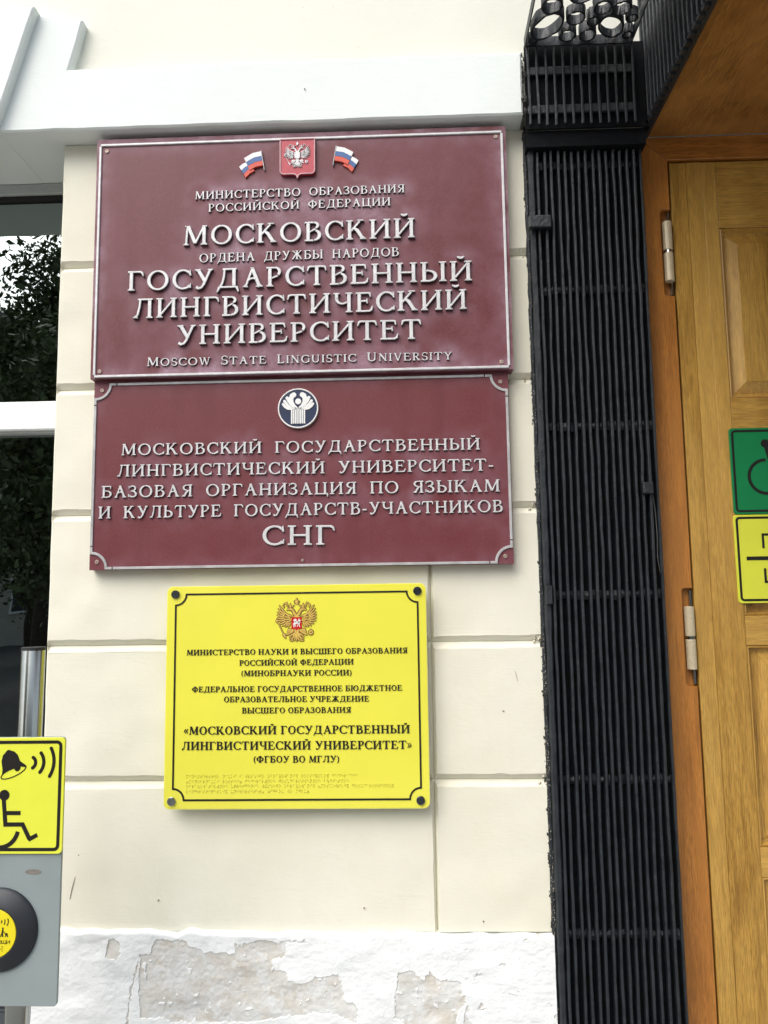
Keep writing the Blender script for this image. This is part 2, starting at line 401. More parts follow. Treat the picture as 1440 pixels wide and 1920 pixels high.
g = MB(); g.box(-40, 40, -5.2, 1.5, -0.129, 0.0); tag(g.build('pavement', PAVE), 'paved footway along the front of the building', None, None, 'structure')

def m_leaf():
    m, n, p = new_mat("tree_leaves"); oi = coords(n); f = noise(n, oi, 2.5, 3)
    c = ramp(n, f, [(0.3, (0.06, 0.09, 0.035)), (0.7, (0.13, 0.17, 0.065))]).outputs[0]
    n.links.new(c, p.inputs['Base Color']); p.inputs['Roughness'].default_value = 0.6
    return m
LEAF = m_leaf(); BARK = simple("bark", (0.09, 0.07, 0.05), 0.9, 0, 0.3, 12, 0.5, 0.02)
def tree(x, y, h, r, label, nleaf, seed):
    rg = np.random.default_rng(seed)
    t = thing('tree', (x, y, 0), label, 'tree', 'street trees mirrored in the window')
    m = MB(); top = h * 0.62
    m.tube([(x, y, -0.13), (x + .05, y, h * .25), (x - .05, y + .05, top)], [0.20, 0.15, 0.09], 10)
    for k in range(9):
        a = k * 2.4; z0 = h * (.25 + .04 * k)
        m.tube([(x, y, z0), (x + math.cos(a) * r * .4, y + math.sin(a) * r * .4, z0 + h * .13), (x + math.cos(a) * r * .8, y + math.sin(a) * r * .8, z0 + h * .22)], [0.075, 0.05, 0.018], 6)
    m.build('trunk', BARK, t, True)
    # leaf clumps
    nc = 130; d = rg.normal(size=(nc, 3)); d /= np.linalg.norm(d, axis=1)[:, None]; rad = rg.uniform(.25, 1, nc) ** .5
    cz = h * .60; C = d * rad[:, None] * np.array([r, r, h * .40]) + np.array([0, 0, cz])
    cs = rg.uniform(.28, .62, nc)
    idx = rg.integers(0, nc, nleaf); P = C[idx] + rg.normal(size=(nleaf, 3)) * cs[idx][:, None] * .55
    u = rg.normal(size=(nleaf, 3)); u /= np.linalg.norm(u, axis=1)[:, None]; w = rg.normal(size=(nleaf, 3)); w = np.cross(u, w); w /= np.linalg.norm(w, axis=1)[:, None]
    s = rg.uniform(.04, .085, nleaf)[:, None]
    V = np.stack([P - u * s, P + w * s * .55, P + u * s, P - w * s * .55], axis=1).reshape(-1, 3)
    F = np.arange(nleaf * 4).reshape(-1, 4)
    me = bpy.data.meshes.new('crown'); me.from_pydata(V.tolist(), [], F.tolist()); me.materials.append(LEAF)
    o = bpy.data.objects.new('crown', me); COL.objects.link(o); o.parent = t
    return t
tree(-6.95, -12.5, 8.6, 1.2, 'dense leafy street tree mirrored in the left of the window', 26000, 3)
tree(-5.3, -10.5, 6.4, 1.35, 'smaller loose tree mirrored at the right edge of the window', 20000, 5)
tree(-12.5, -15.0, 7.5, 2.3, 'broad leafy tree farther off, mirrored low in the window', 30000, 8)
tree(-10.4, -19.0, 8.0, 1.6, 'taller tree standing behind the leafy one, mirrored in the window', 34000, 12)
# house across the street
OPP = simple("pale_opposite_wall", (0.45, 0.45, 0.38), 0.85, 0, 0.08, 2)
ROOFM = simple("grey_sheet_roof", (0.16, 0.17, 0.17), 0.5, 0.2, 0.1, 2)
DARKW = simple("dark_far_window", (0.03, 0.035, 0.04), 0.15, 0, 0.1)
t = thing('opposite_house', (-18, -26, 0), 'pale gabled house across the street, mirrored in the window', 'building')
m = MB(); m.prism([(-24.0, -0.13), (-12.6, -0.13), (-12.6, 10.2), (-18.3, 14.6), (-24.0, 10.2)], -36, -26); m.build('wall', OPP, t)
m = MB()
for (a, b) in (((-18.3, 14.75), (-11.9, 9.8)), ((-18.3, 14.75), (-24.7, 9.8))): m.stroke([a, b], .28, -36.4, -25.4)
m.build('roof', ROOFM, t)
for k in range(4):
    for j in range(4):
        x = -22.6 + j * 2.6; z = 1.2 + k * 2.5
        m = MB(); m.box(x, x + 1.1, -26.0, -25.94, z, z + 1.6); w = m.build('window', WPVC, t)
        m = MB(); m.box(x + .08, x + 1.02, -25.935, -25.92, z + .08, z + 1.52)
        q = m.build('pane', DARKW, None, off=Vector((-18, -26, 0))); q.location = (0, 0, 0); q.parent = w
GL2 = simple("plain_opposite_wall", (0.38, 0.39, 0.36), 0.85, 0, 0.08, 2)
t = thing('opposite_block', (0, -30, 0), 'long grey block across the street behind the viewer', 'building')
m = MB(); m.box(-8, 30, -40, -30, -0.13, 9); m.build('wall', GL2, t)

# ------------------------------------------------------------ the building
bld = thing('university_building', (0, 0, 0), 'cream plastered building wall of grooved blocks with white trim and flaking white base', 'building')
def smooth_noise(nx, nz, sx, sz, seed):
    rg = np.random.default_rng(seed); a = rg.normal(size=(int(nz / sz) + 3, int(nx / sx) + 3))
    X = np.linspace(0, a.shape[1] - 2.001, nx); Z = np.linspace(0, a.shape[0] - 2.001, nz)
    xi = X.astype(int); zi = Z.astype(int); fx = X - xi; fz = Z - zi; fx = fx * fx * (3 - 2 * fx); fz = fz * fz * (3 - 2 * fz)
    A = a[np.ix_(zi, xi)]; B = a[np.ix_(zi, xi + 1)]; Cc = a[np.ix_(zi + 1, xi)]; D = a[np.ix_(zi + 1, xi + 1)]
    return (A * (1 - fx) + B * fx) * (1 - fz)[:, None] + (Cc * (1 - fx) + D * fx) * fz[:, None]
def relief(x0, x1, z0, z1, y, depth, ch, cd, seed, step=0.010, amp=0.0007, eamp=0.0007):
    """trowelled block; ch = width of the sloped rim at left, right, bottom, top; cd = how deep the rim falls"""
    def axis(a, b, ca, cb):
        v = [a, a + ca * .5, a + ca - .0008, a + ca, a + ca + .0012] + list(np.arange(a + ca + step, b - cb - step * .5, step)) + [b - cb - .0012, b - cb, b - cb + .0008, b - cb * .5, b]
        return np.array(v)
    xs = axis(x0, x1, ch[0], ch[1]); zs = axis(z0, z1, ch[2], ch[3])
    nx, nz = len(xs), len(zs); X, Z = np.meshgrid(xs, zs)
    f = np.maximum(np.maximum(1 - (X - x0) / ch[0], 1 - (x1 - X) / ch[1]), np.maximum(1 - (Z - z0) / ch[2], 1 - (z1 - Z) / ch[3]))
    dep = np.where((1 - (X - x0) / ch[0] >= f - 1e-9) & (ch[0] < .004) | (1 - (x1 - X) / ch[1] >= f - 1e-9) & (ch[1] < .004) | (1 - (Z - z0) / ch[2] >= f - 1e-9) & (ch[2] < .004) | (1 - (z1 - Z) / ch[3] >= f - 1e-9) & (ch[3] < .004), np.minimum(cd, .002), cd)
    Y = y + np.clip(f, 0, 1) * dep + smooth_noise(nx, nz, 6, 6, seed) * amp
    w = smooth_noise(nx, nz, 2.2, 2.2, seed + 1) * eamp * (np.abs(f) < .25)
    Z2 = Z + w; X2 = X + w * .6
    V = np.stack([X2, Y, Z2], -1).reshape(-1, 3).tolist(); F = []
    for j in range(nz - 1):
        for i in range(nx - 1):
            a = j * nx + i; F.append((a, a + 1, a + nx + 1, a + nx))
    # skirt to the back
    rim = [i for i in range(nx)] + [j * nx + nx - 1 for j in range(1, nz)] + [(nz - 1) * nx + i for i in range(nx - 2, -1, -1)] + [j * nx for j in range(nz - 2, 0, -1)]
    b = len(V); V += [(V[r][0], y + depth, V[r][2]) for r in rim]; k = len(rim)
    for i in range(k):
        j = (i + 1) % k; F.append((rim[j], rim[i], b + i, b + j))
    return V, F
GR = [0.886, 1.1580, 1.4160, 1.6740, 1.9320, 2.1920, 2.460]
core = MB(); core.box(-0.7145, 0.30, 0.0135, 0.40, 0.0, 2.4604); core.build('joint_bed', CREAM, bld)
sd_ = 10
for row in range(6):
    z0 = GR[row] + (.0003 if row else 0); z1 = GR[row + 1] - (.0003 if row < 5 else 0)
    cb = .0115 if row else .002; ct = .0120 if row < 5 else .002
    for x0, x1, cl, cr in ((-0.716, 0.0360, .003, .0050), (0.0366, 0.250, .0050, .004)):
        m = MB(); V, F = relief(x0, x1, z0, z1, 0.0, 0.02, (cl, cr, cb, ct), .0105, sd_); m.add(V, F); sd_ += 3
        m.build('wall_block', CREAM, bld)
# mirrored pier beyond the window, outside the frame, plain blocks
core = MB(); core.box(-3.2, -1.80, 0.013, 0.40, 0.0, 2.4604); core.build('joint_bed', MORTAR, bld)
for row in range(6):
    m = MB(); m.box(-3.2, -1.80, 0.0, 0.02, GR[row] + .0003, GR[row + 1] - .0003, .0105); m.build('wall_block', CREAM, bld)
# upper wall, lintel band, keystone
m = MB(); V, F = relief(-3.2, 0.60, 2.50, 5.2, -0.028, 0.3, (.003, .003, .003, .003), .002, 300, 0.03, 0.0012); m.add(V, F); m.build('upper_wall', CREAM2, bld, True)
m = MB(); m.box(0.601, 3.2, -0.026, 0.30, 2.50, 5.2); m.build('upper_wall', CREAM2, bld)
def wavy(pts, amp, step, seed):
    rg = random.Random(seed); out = []
    for i in range(len(pts)):
        a = Vector(pts[i]); b = Vector(pts[(i + 1) % len(pts)]); L = (b - a).length; k = max(1, int(L / step)); nn = Vector((-(b - a).y, (b - a).x)).normalized()
        for j in range(k):
            q = a.lerp(b, j / k) + (nn * rg.uniform(-amp, amp) if j else Vector((0, 0))); out.append((q.x, q.y))
    return out
band = wavy([(-3.2, 2.4606), (0.2395, 2.4606), (0.2405, 2.5935), (-0.6887, 2.5935), (-0.662, 2.703), (-0.7435, 2.7172), (-2.0, 2.735), (-2.0, 2.5935), (-3.2, 2.5935)], 0.0011, 0.045, 4)
m = MB(); m.prism(band, 0.145, -0.052, 0.0035); m.build('lintel_band', WHITE, bld)
ks = wavy([(-1.70, 2.4590), (-0.8285, 2.4590), (-0.7535, 2.7190), (-1.78, 2.745)], 0.0009, 0.05, 9)
m = MB(); m.prism(ks, 0.14, -0.075, 0.003); m.build('keystone', WHITE, bld)

# flaking base course
PA = [(-0.4864, 0.8761), (-0.4684, 0.8753), (-0.4517, 0.8761), (-0.4449, 0.88), (-0.4406, 0.8754), (-0.4295, 0.8736), (-0.4252, 0.8645), (-0.4044, 0.8594), (-0.3933, 0.8516), (-0.3823, 0.8542), (-0.3712, 0.8504), (-0.3602, 0.8538), (-0.3492, 0.8491), (-0.3377, 0.8523), (-0.3378, 0.8711), (-0.3314, 0.8678), (-0.3163, 0.8693), (-0.2833, 0.8782), (-0.2682, 0.8751), (-0.2613, 0.87), (-0.2449, 0.8751), (-0.2257, 0.8739), (-0.2065, 0.8778), (-0.2038, 0.8713), (-0.2421, 0.8713), (-0.2449, 0.8468), (-0.2681, 0.8429), (-0.2695, 0.8236), (-0.2448, 0.8237), (-0.238, 0.8058), (-0.2176, 0.8007), (-0.1958, 0.8059), (-0.193, 0.8136), (-0.1794, 0.8123), (-0.1467, 0.8168), (-0.1401, 0.7908), (-0.1374, 0.7722), (-0.1175, 0.7675), (-0.1105, 0.759), (-0.1136, 0.7333), (-0.1526, 0.7476), (-0.1932, 0.7513), (-0.2339, 0.7447), (-0.2828, 0.7395), (-0.3018, 0.7343), (-0.4575, 0.7335), (-0.4686, 0.7411), (-0.5126, 0.7409), (-0.5157, 0.8203), (-0.515, 0.8488), (-0.4969, 0.8475), (-0.493, 0.8592)]
PB = [(-0.0382, 0.8232), (-0.0104, 0.826), (0.0022, 0.8127), (0.0035, 0.8087), (0.0106, 0.8087), (0.0136, 0.8167), (0.0178, 0.818), (0.0203, 0.8274), (0.0235, 0.8181), (0.0346, 0.8101), (0.0769, 0.8062), (0.0777, 0.7836), (0.0875, 0.781), (0.0846, 0.7757), (0.0816, 0.7678), (0.067, 0.7466), (0.0693, 0.71), (-0.0234, 0.71), (-0.0288, 0.7408), (-0.0457, 0.7421), (-0.0423, 0.7779)]
PC = [(-0.5749, 0.8728), (-0.5659, 0.8747), (-0.5547, 0.8681), (-0.5531, 0.8466), (-0.5589, 0.8373), (-0.565, 0.8401), (-0.579, 0.8391), (-0.5775, 0.8606)]
PD = [(-0.5162, 0.8423), (-0.5199, 0.8229), (-0.5263, 0.7997), (-0.5287, 0.7817), (-0.5325, 0.7689), (-0.5344, 0.71), (-0.5430, 0.71), (-0.5349, 0.7536), (-0.5323, 0.7843), (-0.524, 0.8203)]
PE = [(0.1049, 0.8223), (0.1154, 0.8223), (0.1138, 0.817), (0.1052, 0.813), (0.0993, 0.8023), (0.103, 0.813)]
PF = [(0.0871, 0.7651), (0.0904, 0.7638), (0.0882, 0.7546), (0.0839, 0.7493), (0.092, 0.7388), (0.0975, 0.7343), (0.0805, 0.7282), (0.0811, 0.7493)]
def inpoly(X, Z, P):
    ins = np.zeros(X.shape, bool); n = len(P)
    for i in range(n):
        x1, z1 = P[i]; x2, z2 = P[(i + 1) % n]
        if z1 == z2: continue
        c = ((z1 > Z) != (z2 > Z)) & (X < (x2 - x1) * (Z - z1) / (z2 - z1) + x1); ins ^= c
    return ins
px0, px1, pz0, pz1 = -0.7165, 0.2485, 0.70, 0.888
nx, nz = 640, 128
X, Z = np.meshgrid(np.linspace(px0, px1, nx), np.linspace(pz0, pz1, nz))
jx = smooth_noise(nx, nz, 3, 3, 71) * 0.0012; jz = smooth_noise(nx, nz, 3, 3, 72) * 0.0012
peel = np.zeros(X.shape)
for P in (PA, PB, PC, PD, PE, PF): peel = np.maximum(peel, inpoly(X + jx, Z + jz, P).astype(float))
# small white islands left on the bare patches
isl = smooth_noise(nx, nz, 7, 5, 81) + .6 * smooth_noise(nx, nz, 3, 3, 82)
peel = np.where((isl > 1.75), 0, peel)
fl = smooth_noise(nx, nz, 9, 6, 91) + .5 * smooth_noise(nx, nz, 3, 2, 92)
peel = np.where((X > 0.085) & (fl > 1.95), 1, peel)
Y = -0.012 + peel * 0.0016 + smooth_noise(nx, nz, 30, 20, 60) * 0.0010 + smooth_noise(nx, nz, 9, 5, 61) * 0.00022 + smooth_noise(nx, nz, 2.5, 2.5, 62) * 0.00012
Y += np.where(peel > 0, smooth_noise(nx, nz, 4, 4, 63) * 0.0002, 0)
top = np.clip((pz1 - Z) / 0.007, 0, 1); Y = Y + (1 - np.sqrt(1 - (1 - top) ** 2)) * 0.008
Z = Z + np.where(Z > pz1 - 0.012, (smooth_noise(nx, nz, 18, 30, 64) * 0.0016), 0) - (X + .2) * 0.010 * np.clip((Z - pz0) / (pz1 - pz0), 0, 1)
m = MB(); V = np.stack([X, Y, Z], -1).reshape(-1, 3).tolist(); F = []
for j in range(nz - 1):
    for i in range(nx - 1):
        a = j * nx + i; F.append((a, a + 1, a + nx + 1, a + nx))
b = len(V); V += [(v[0], 0.03, v[2] + .001) for v in V[(nz - 1) * nx:nz * nx]]
for i in range(nx - 1): F.append(((nz - 1) * nx + i, (nz - 1) * nx + i + 1, b + i + 1, b + i))
b = len(V); V += [(V[j * nx + nx - 1][0], 0.03, V[j * nx + nx - 1][2]) for j in range(nz)]
for j in range(nz - 1): F.append((j * nx + nx - 1, b + j, b + j + 1, (j + 1) * nx + nx - 1))
m.v = V; m.f = F
pl = m.build('base_course', PLINTH, bld, False)
at = pl.data.attributes.new('peel', 'FLOAT', 'POINT'); vals = np.zeros(len(V)); vals[:nx * nz] = peel.reshape(-1); at.data.foreach_set('value', vals)
m = MB(); m.box(-0.7165, 0.2485, -0.011, 0.03, 0.0, 0.6995); m.box(-3.2, -1.80, -0.011, 0.03, 0.0, 0.886); m.build('base_course', PLINTH, bld)
# dark and pale crumbs of old sealant where the plaster meets the iron
m = MB()
for k in range(900):
    z = min(2.588, random.choice((random.uniform(0.72, 2.588), random.gauss(random.choice((.8, 1.0, 1.2, 1.45, 1.9, 2.2, 2.5)), .05)))); r = random.uniform(.0005, .0019) * (1.7 if z > 2.3 else 1)
    yy = random.uniform(-.006, .012) if z < 2.46 else random.uniform(-.058, -.02)
    x = (0.2465 if z < 2.46 else 0.2415) + random.uniform(-.0025, .004)
    vs = [(x + r * random.uniform(.5, 1.3) * a, yy - abs(r * random.uniform(.5, 1)) * (1 if c_ else 0), z + r * b_ * random.uniform(.8, 2.4)) for a, b_, c_ in ((-1, -1, 0), (1, -1, 0), (1, 1, 0), (-1, 1, 0), (0, 0, 1))]
    m.add(vs, [(0, 1, 4), (1, 2, 4), (2, 3, 4), (3, 0, 4), (3, 2, 1, 0)])
tag(m.build('sealant_crumbs', DIRTM, bld), 'dark crumbly sealant along the iron edge', None, None, 'stuff')
m = MB()
for z in GR[1:6]:
    for k in range(6):
        x = 0.243 + random.uniform(-.012, .003); zz = z + random.uniform(-.012, .012); r = random.uniform(.001, .003)
        vs = [(x + r * a * random.uniform(.6, 1.2), .004 - (r * 1.6 if c_ else 0), zz + r * b_ * random.uniform(.6, 1.5)) for a, b_, c_ in ((-1, -1, 0), (1, -1, 0), (1, 1, 0), (-1, 1, 0), (0, 0, 1))]
        m.add(vs, [(0, 1, 4), (1, 2, 4), (2, 3, 4), (3, 0, 4), (3, 2, 1, 0)])
tag(m.build('mortar_crumbs', MORTAR, bld), None, None, None, 'stuff')

m = MB()
for k in range(420):
    z = random.choice((random.uniform(.72, 2.4), random.gauss(random.choice((.95, 1.2, 1.38, 1.75)), .04))); x = .2495 + random.uniform(-.0045, .0030); r = random.uniform(.0003, .0011); yk = -.0072
    m.add([(x - r, yk, z - r), (x + r * .8, yk, z - r * .4), (x + r * .6, yk, z + r * 1.6), (x, yk - r * .8, z)], [(0, 1, 3), (1, 2, 3), (2, 0, 3)])
tag(m.build('paint_flecks', MORTAR, bld), None, None, None, 'stuff')
SCR = simple("dirt_mark", (.22, .19, .15), .9, 0, .3)
for P in ([(.1935, 1.360), (.1960, 1.352), (.1985, 1.341)], [(-.655, .945), (-.651, .965), (-.646, .985)], [(-.4870, .9437), (-.4848, .9425)], [(.168, 1.285), (.1715, 1.2845)], [(-.10, .930), (-.0985, .9285)], [(.120, .906), (.1225, .9052)], [(-.20, 2.53), (-.1985, 2.529)], [(-.6410, 1.025), (-.6395, 1.0245)]):
    m = MB(); yk = -.0546 if P[0][1] > 2.46 else -.0014; m.stroke(P, [.0002] + [.0007] * (len(P) - 2) + [.0003] if len(P) > 2 else .0022, yk + .002, yk); m.build('scratch', SCR, bld)

# ------------------------------------------------------------ window
win = thing('window', (-1.26, 0.14, 0.95), 'tall white framed window at the left edge mirroring trees and sky', 'window')
m = MB(); m.box(-1.80, -0.7168, 0.142, 0.20, 2.4345, 2.4602, .002); m.build('frame_head', GPVC, win)
m = MB(); m.box(-1.80, -0.7168, 0.150, 0.195, 2.423, 2.4343); m.build('gasket', GASKET, win)
m = MB(); m.box(-1.80, -0.7168, 0.125, 0.20, 1.878, 1.9425, .003); m.build('transom', WPVC, win)
m = MB(); m.box(-1.80, -0.7168, 0.135, 0.20, 1.8735, 1.8778); m.build('transom_bead', GPVC, win)
m = MB(); m.box(-1.80, -0.7168, 0.125, 0.20, 0.885, 0.95, .003); m.build('frame_sill', WPVC, win)
m = MB(); m.box(-1.80, -1.74, 0.130, 0.20, 0.95, 2.42); m.build('frame_jamb', WPVC, win)
m = MB(); m.box(-1.74, -0.7168, 0.158, 0.164, 1.9427, 2.4228); m.build('pane', GLASS, win)
m = MB(); m.box(-1.74, -0.7168, 0.158, 0.164, 0.9502, 1.8733); m.build('pane', GLASS, win)
m = MB(); m.box(-2.2, 0.1, 1.6, 1.65, 0.6, 2.8); m.box(-2.2, -2.15, .41, 1.6, 0.6, 2.8); m.box(0.05, 0.1, .41, 1.6, 0.6, 2.8); m.box(-2.2, 0.1, .41, 1.65, 2.75, 2.8); m.box(-2.2, 0.1, .41, 1.65, .6, .65)
m.build('room_behind', ROOM, win)

# ------------------------------------------------------------ lettering
LPTS = []
SIDEM = simple("shaded_letter_side", (0.05, 0.035, 0.037), .6, 0, .2)  # shade on the letters' sides and undersides, painted in as a near-black colour
class Font:
    def __init__(s, T, t, sf, h, br, fancy): s.T, s.t, s.sf, s.h, s.br, s.fancy = T, t, sf, h, br, fancy
DISP = Font(.172, .094, .072, .070, .05, True)
TIMES = Font(.215, .075, .075, .055, .05, False)
SANS = Font(.12, .11, 0, 0, 0, False)
def arcp(cx, cy, rx, ry, a0, a1, T, t, n=14):
    P = []; W = []
    for i in range(n + 1):
        a = R(a0 + (a1 - a0) * i / n); P.append((cx + rx * math.cos(a), cy + ry * math.sin(a))); W.append(t + (T - t) * math.cos(a) ** 2)
    return P, W
def glyph(ch, S):
    T, t, sf, h, br = S.T, S.t, S.sf, S.h, S.br; g = []; L = sf + T / 2   # L: x of a first stem
    def ln(*p, w): g.append((list(p), [w] * len(p) if isinstance(w, (int, float)) else list(w)))
    def foot(x, y, w, k=1.0):
        if not h: return
        s_ = 1 if y < .5 else -1
        ln((x - w / 2 - sf * k, y + s_ * h / 2), (x + w / 2 + sf * k, y + s_ * h / 2), w=h)
        ln((x, y + s_ * h * .6), (x, y + s_ * (h + br)), w=[w + 2 * br, w])
    def stem(x, w=None, y0=0, y1=1, b=True, tp=True):
        w = w or T; ln((x, y0), (x, y1), w=w)
        if b: foot(x, y0, w)
        if tp: foot(x, y1, w)
    def arc(*a, n=14, TT=None, tt=None):
        P, W = arcp(*a, TT or T, tt or t, n); g.append((P, W))
    def barend(x, y, up, ln_=.17):   # flared arm end
        if not h: return
        ln((x, y), (x + .012, y + (ln_ if up else -ln_)), w=[t * 1.25, t * .75])
    E = L + T / 2
    if ch in 'ОO':
        W = .98 if S.fancy else .86; arc(W / 2, .5, W / 2 - T / 2, .5 - t / 2 + .012, 90, 450, n=26)
    elif ch in 'СC':
        W = .82; arc(.48, .5, .48 - T / 2, .5 - t / 2 + .012, 48, 318 if S.fancy else 312, n=22)
        if h:
            ln((W - .03, .99), (W - .015, .68), w=[t * .6, t * 1.0]); ln((W - .0, .30 if S.fancy else .2), (W - .03, .06), w=[t * .6, t * 1.2])
            ln((.74, .86), (W - .02, .75), w=[t * 1.1, t * 1.1]); ln((.73, .10), (W - .02, .16), w=[t * 1.1, t * 1.1])
    elif ch == 'S':
        W = .62; arc(.31, .735, .23, .235, 35, 270, n=14, TT=t * 1.2); arc(.31, .265, .25, .235, 90, -145, n=14, TT=T)
        if h: ln((.56, .98), (.56, .72), w=[t * .5, t]); ln((.04, .04), (.05, .30), w=[t * .6, t])
    elif ch in 'G':
        W = .9; arc(.48, .5, .48 - T / 2, .5 - t / 2 + .012, 48, 318, n=22); ln((.80, .10), (.80, .45), w=T * .9); foot(.80, .46, T * .5)
        if h: ln((.80, .98), (.81, .70), w=[t * .6, t])
    elif ch in 'МM':
        W = 1.12 if S.fancy else 1.05; a = sf + t / 2 + .02
        ln((a, 0), (a + .05, 1 - h), w=t * 1.15); foot(a, 0, t * 1.1); ln((a - sf * .7, 1 - h / 2), (a + .15, 1 - h / 2), w=max(h, t * .6))
        ln((a + .09, .985), (W * .5, .10), w=T * 1.02); ln((W * .5, .08), (W - L - .02, .96), w=t * 1.1)
        stem(W - L, tp=False); ln((W - L - T * .55, 1 - max(h, .04) / 2), (W - .01, 1 - max(h, .04) / 2), w=max(h, .04))
    elif ch in 'КK':
        W = .90; stem(L); 
        if S.fancy:
            ln((E - .02, .44), (.62, .93), w=t * 1.1); ln((.50, .975), (.80, .975), w=h); g.append(([(.36, .58), (.50, .47), (.62, .26), (.74, .05)], [T * .7, T, T, T]))
        elif h:
            ln((E - .02, .5), (.42, .52), w=t); g.append(([(.38, .50), (.55, .66), (.60, .90), (.74, .93)], [t, t * 1.2, t * 1.6, T * .9])); ln((.38, .53), (.76, .03), w=T)
        else: ln((E, .5), (.66, 1), w=T); ln((.3, .55), (.70, 0), w=T)
        foot(.76, 0, T * .8)
    elif ch in 'ВB':
        W = .76; stem(L, b=False, tp=False); ln((0, h / 2 if h else t / 2), (.40, h / 2 if h else t / 2), w=t); ln((0, 1 - t / 2), (.40, 1 - t / 2), w=t)
        if S.fancy:
            arc(.40, .80, .20, .20 - t / 2, 90, -60, TT=T * .8); ln((.50, .625), (E - .02, .47), w=[t, t * .8]); arc(.42, .30, .34 - T / 2, .30 - t / 2, 75, -90)
        else:
            ln((E, .53), (.4, .53), w=t); arc(.38, .76, .27 - T / 2 + .03, .235 - t / 2, 90, -90, TT=T * .92); arc(.40, .275, .36 - T / 2, .275 - t / 2, 90, -90)
    elif ch == 'Б':
        W = .76; stem(L, b=False, tp=False); ln((0, t / 2), (.40, t / 2), w=t); ln((0, 1 - t / 2), (.64, 1 - t / 2), w=t); barend(.65, .99, False, .24)
        ln((E, .57), (.4, .57), w=t); arc(.40, .30, .36 - T / 2, .30 - t / 2, 90, -90)
    elif ch in 'ЬЫ':
        W = .74; stem(L, b=False); ln((0, t / 2), (.40, t / 2), w=t)
        ln((E, .56), (.38, .56), w=t); arc(.38, .295, .35 - T / 2, .29 - t / 2, 90, -90)
        if ch == 'Ы': W = 1.12; stem(W - L)
    elif ch in 'РP':
        W = .68; stem(L, tp=False); ln((0, 1 - t / 2), (.38, 1 - t / 2), w=t)
        if S.fancy: arc(.38, .745, .29 - T / 2, .255 - t / 2, 90, -50, TT=T * .85); ln((.50, .535), (E - .03, .42), w=[t * 1.1, t * .8])
        else: ln((E, .46), (.38, .46), w=t); arc(.38, .73, .32 - T / 2, .27 - t / 2, 90, -90)
    elif ch == 'R':
        W = .78; stem(L, tp=False); ln((0, 1 - t / 2), (.38, 1 - t / 2), w=t); arc(.38, .745, .29 - T / 2, .255 - t / 2, 90, -90, TT=T * .85); ln((E, .49), (.38, .49), w=t); ln((.36, .49), (.66, .03), w=T * .95); foot(.66, 0, T * .7)
    elif ch == 'Г':
        W = .70; stem(L, tp=False); ln((0, 1 - t / 2), (.60, 1 - t / 2), w=t)
        if h: g.append(([(.54, 1 - t * .5), (.64, .90), (W - .0, .72)], [t, t * 1.15, t * .6]))
    elif ch == 'П':
        W = .92; stem(L); stem(W - L); ln((L, 1 - t / 2), (W - L, 1 - t / 2), w=t)
    elif ch in 'НH':
        W = .92; stem(L); stem(W - L); ln((L, .5), (W - L, .5), w=t)
    elif ch in 'ИЙ':
        W = .95; stem(L); stem(W - L); ln((E - .03, .16), (W - E + .03, .84), w=t * 1.05)
        if ch == 'Й': P, Q = arcp(W / 2, 1.27, .155, .12, 200, 340, t * .7, T * .75, 9); g.append((P, Q))
    elif ch == 'N':
        W = .92; stem(L, w=t); stem(W - L, w=t); ln((L, .97), (W - L, .03), w=T)
    elif ch in 'ЦЩШ':
        W = .92 if ch == 'Ц' else 1.3; stem(L)
        if ch == 'Ц': stem(W - L)
        else: stem(W / 2); stem(W - L)
        ln((L, t / 2), (W - L, t / 2), w=t)
        if ch != 'Ш': ln((W - L, t / 2), (W + .04, t / 2), w=t); ln((W + .02, t * .6), (W + .035, -.20), w=[t * 1.4, t * .7]); W += .05
    elif ch == 'Ч':
        W = .86; stem(W - L); ln((L - .02, 1), (L - .02, .72), w=T * .95); foot(L - .02, 1, T * .9)
        arc(.40, .72, .40 - L + .02, .28, 180, 285, TT=T * .95, tt=t); ln((.45, .445), (W - E, .50), w=t)
    elif ch == 'У':
        W = .84; ln((.17, .98), (.50, .33), w=T); foot(.16, 1, T * .8)
        ln((.72, .98), (.42, .20), w=t * 1.35); foot(.72, 1, t)
        g.append(([(.44, .24), (.33, .06), (.20, .015), (.09, .10)], [t * 1.35, t * 1.1, t * 1.3, T * .9]))
    elif ch == 'Y':
        W = .84; ln((.14, .98), (.44, .45), w=T); foot(.14, 1, T * .8); ln((.72, .98), (.44, .45), w=t * 1.1); foot(.72, 1, t); stem(.43, y1=.48, tp=False)
    elif ch == 'V':
        W = .86; ln((.14, .98), (.45, .0), w=[T, T * .8]); foot(.14, 1, T * .8); ln((.74, .98), (.46, .02), w=t * 1.1); foot(.74, 1, t)
    elif ch == 'W':
        W = 1.2; ln((.13, .98), (.38, .0), w=[T, T * .8]); foot(.13, 1, T * .8); ln((.58, .9), (.39, .02), w=t); ln((.56, .98), (.84, .0), w=[T, T * .8]); foot(.56, 1, T * .6); ln((1.08, .98), (.85, .02), w=t); foot(1.08, 1, t)
    elif ch == 'U':
        W = .9; ln((L, 1), (L, .35), w=T); foot(L, 1, T); arc(.44, .35, .44 - L, .35 - t / 2, 180, 360); ln((.88 - L, .35), (.88 - L, 1), w=t * 1.1); foot(.88 - L, 1, t)
    elif ch == 'I': W = 2 * L; stem(L)
    elif ch == 'L': W = .68; stem(L, b=False); ln((0, t / 2), (.6, t / 2), w=t); barend(.62, 0.02, True, .22)
    elif ch in 'АA':
        W = .92; ln((.15, 0), (.46, .97), w=t * 1.15); ln((.44, .99), (.78, 0), w=T); foot(.15, 0, t); foot(.77, 0, T)
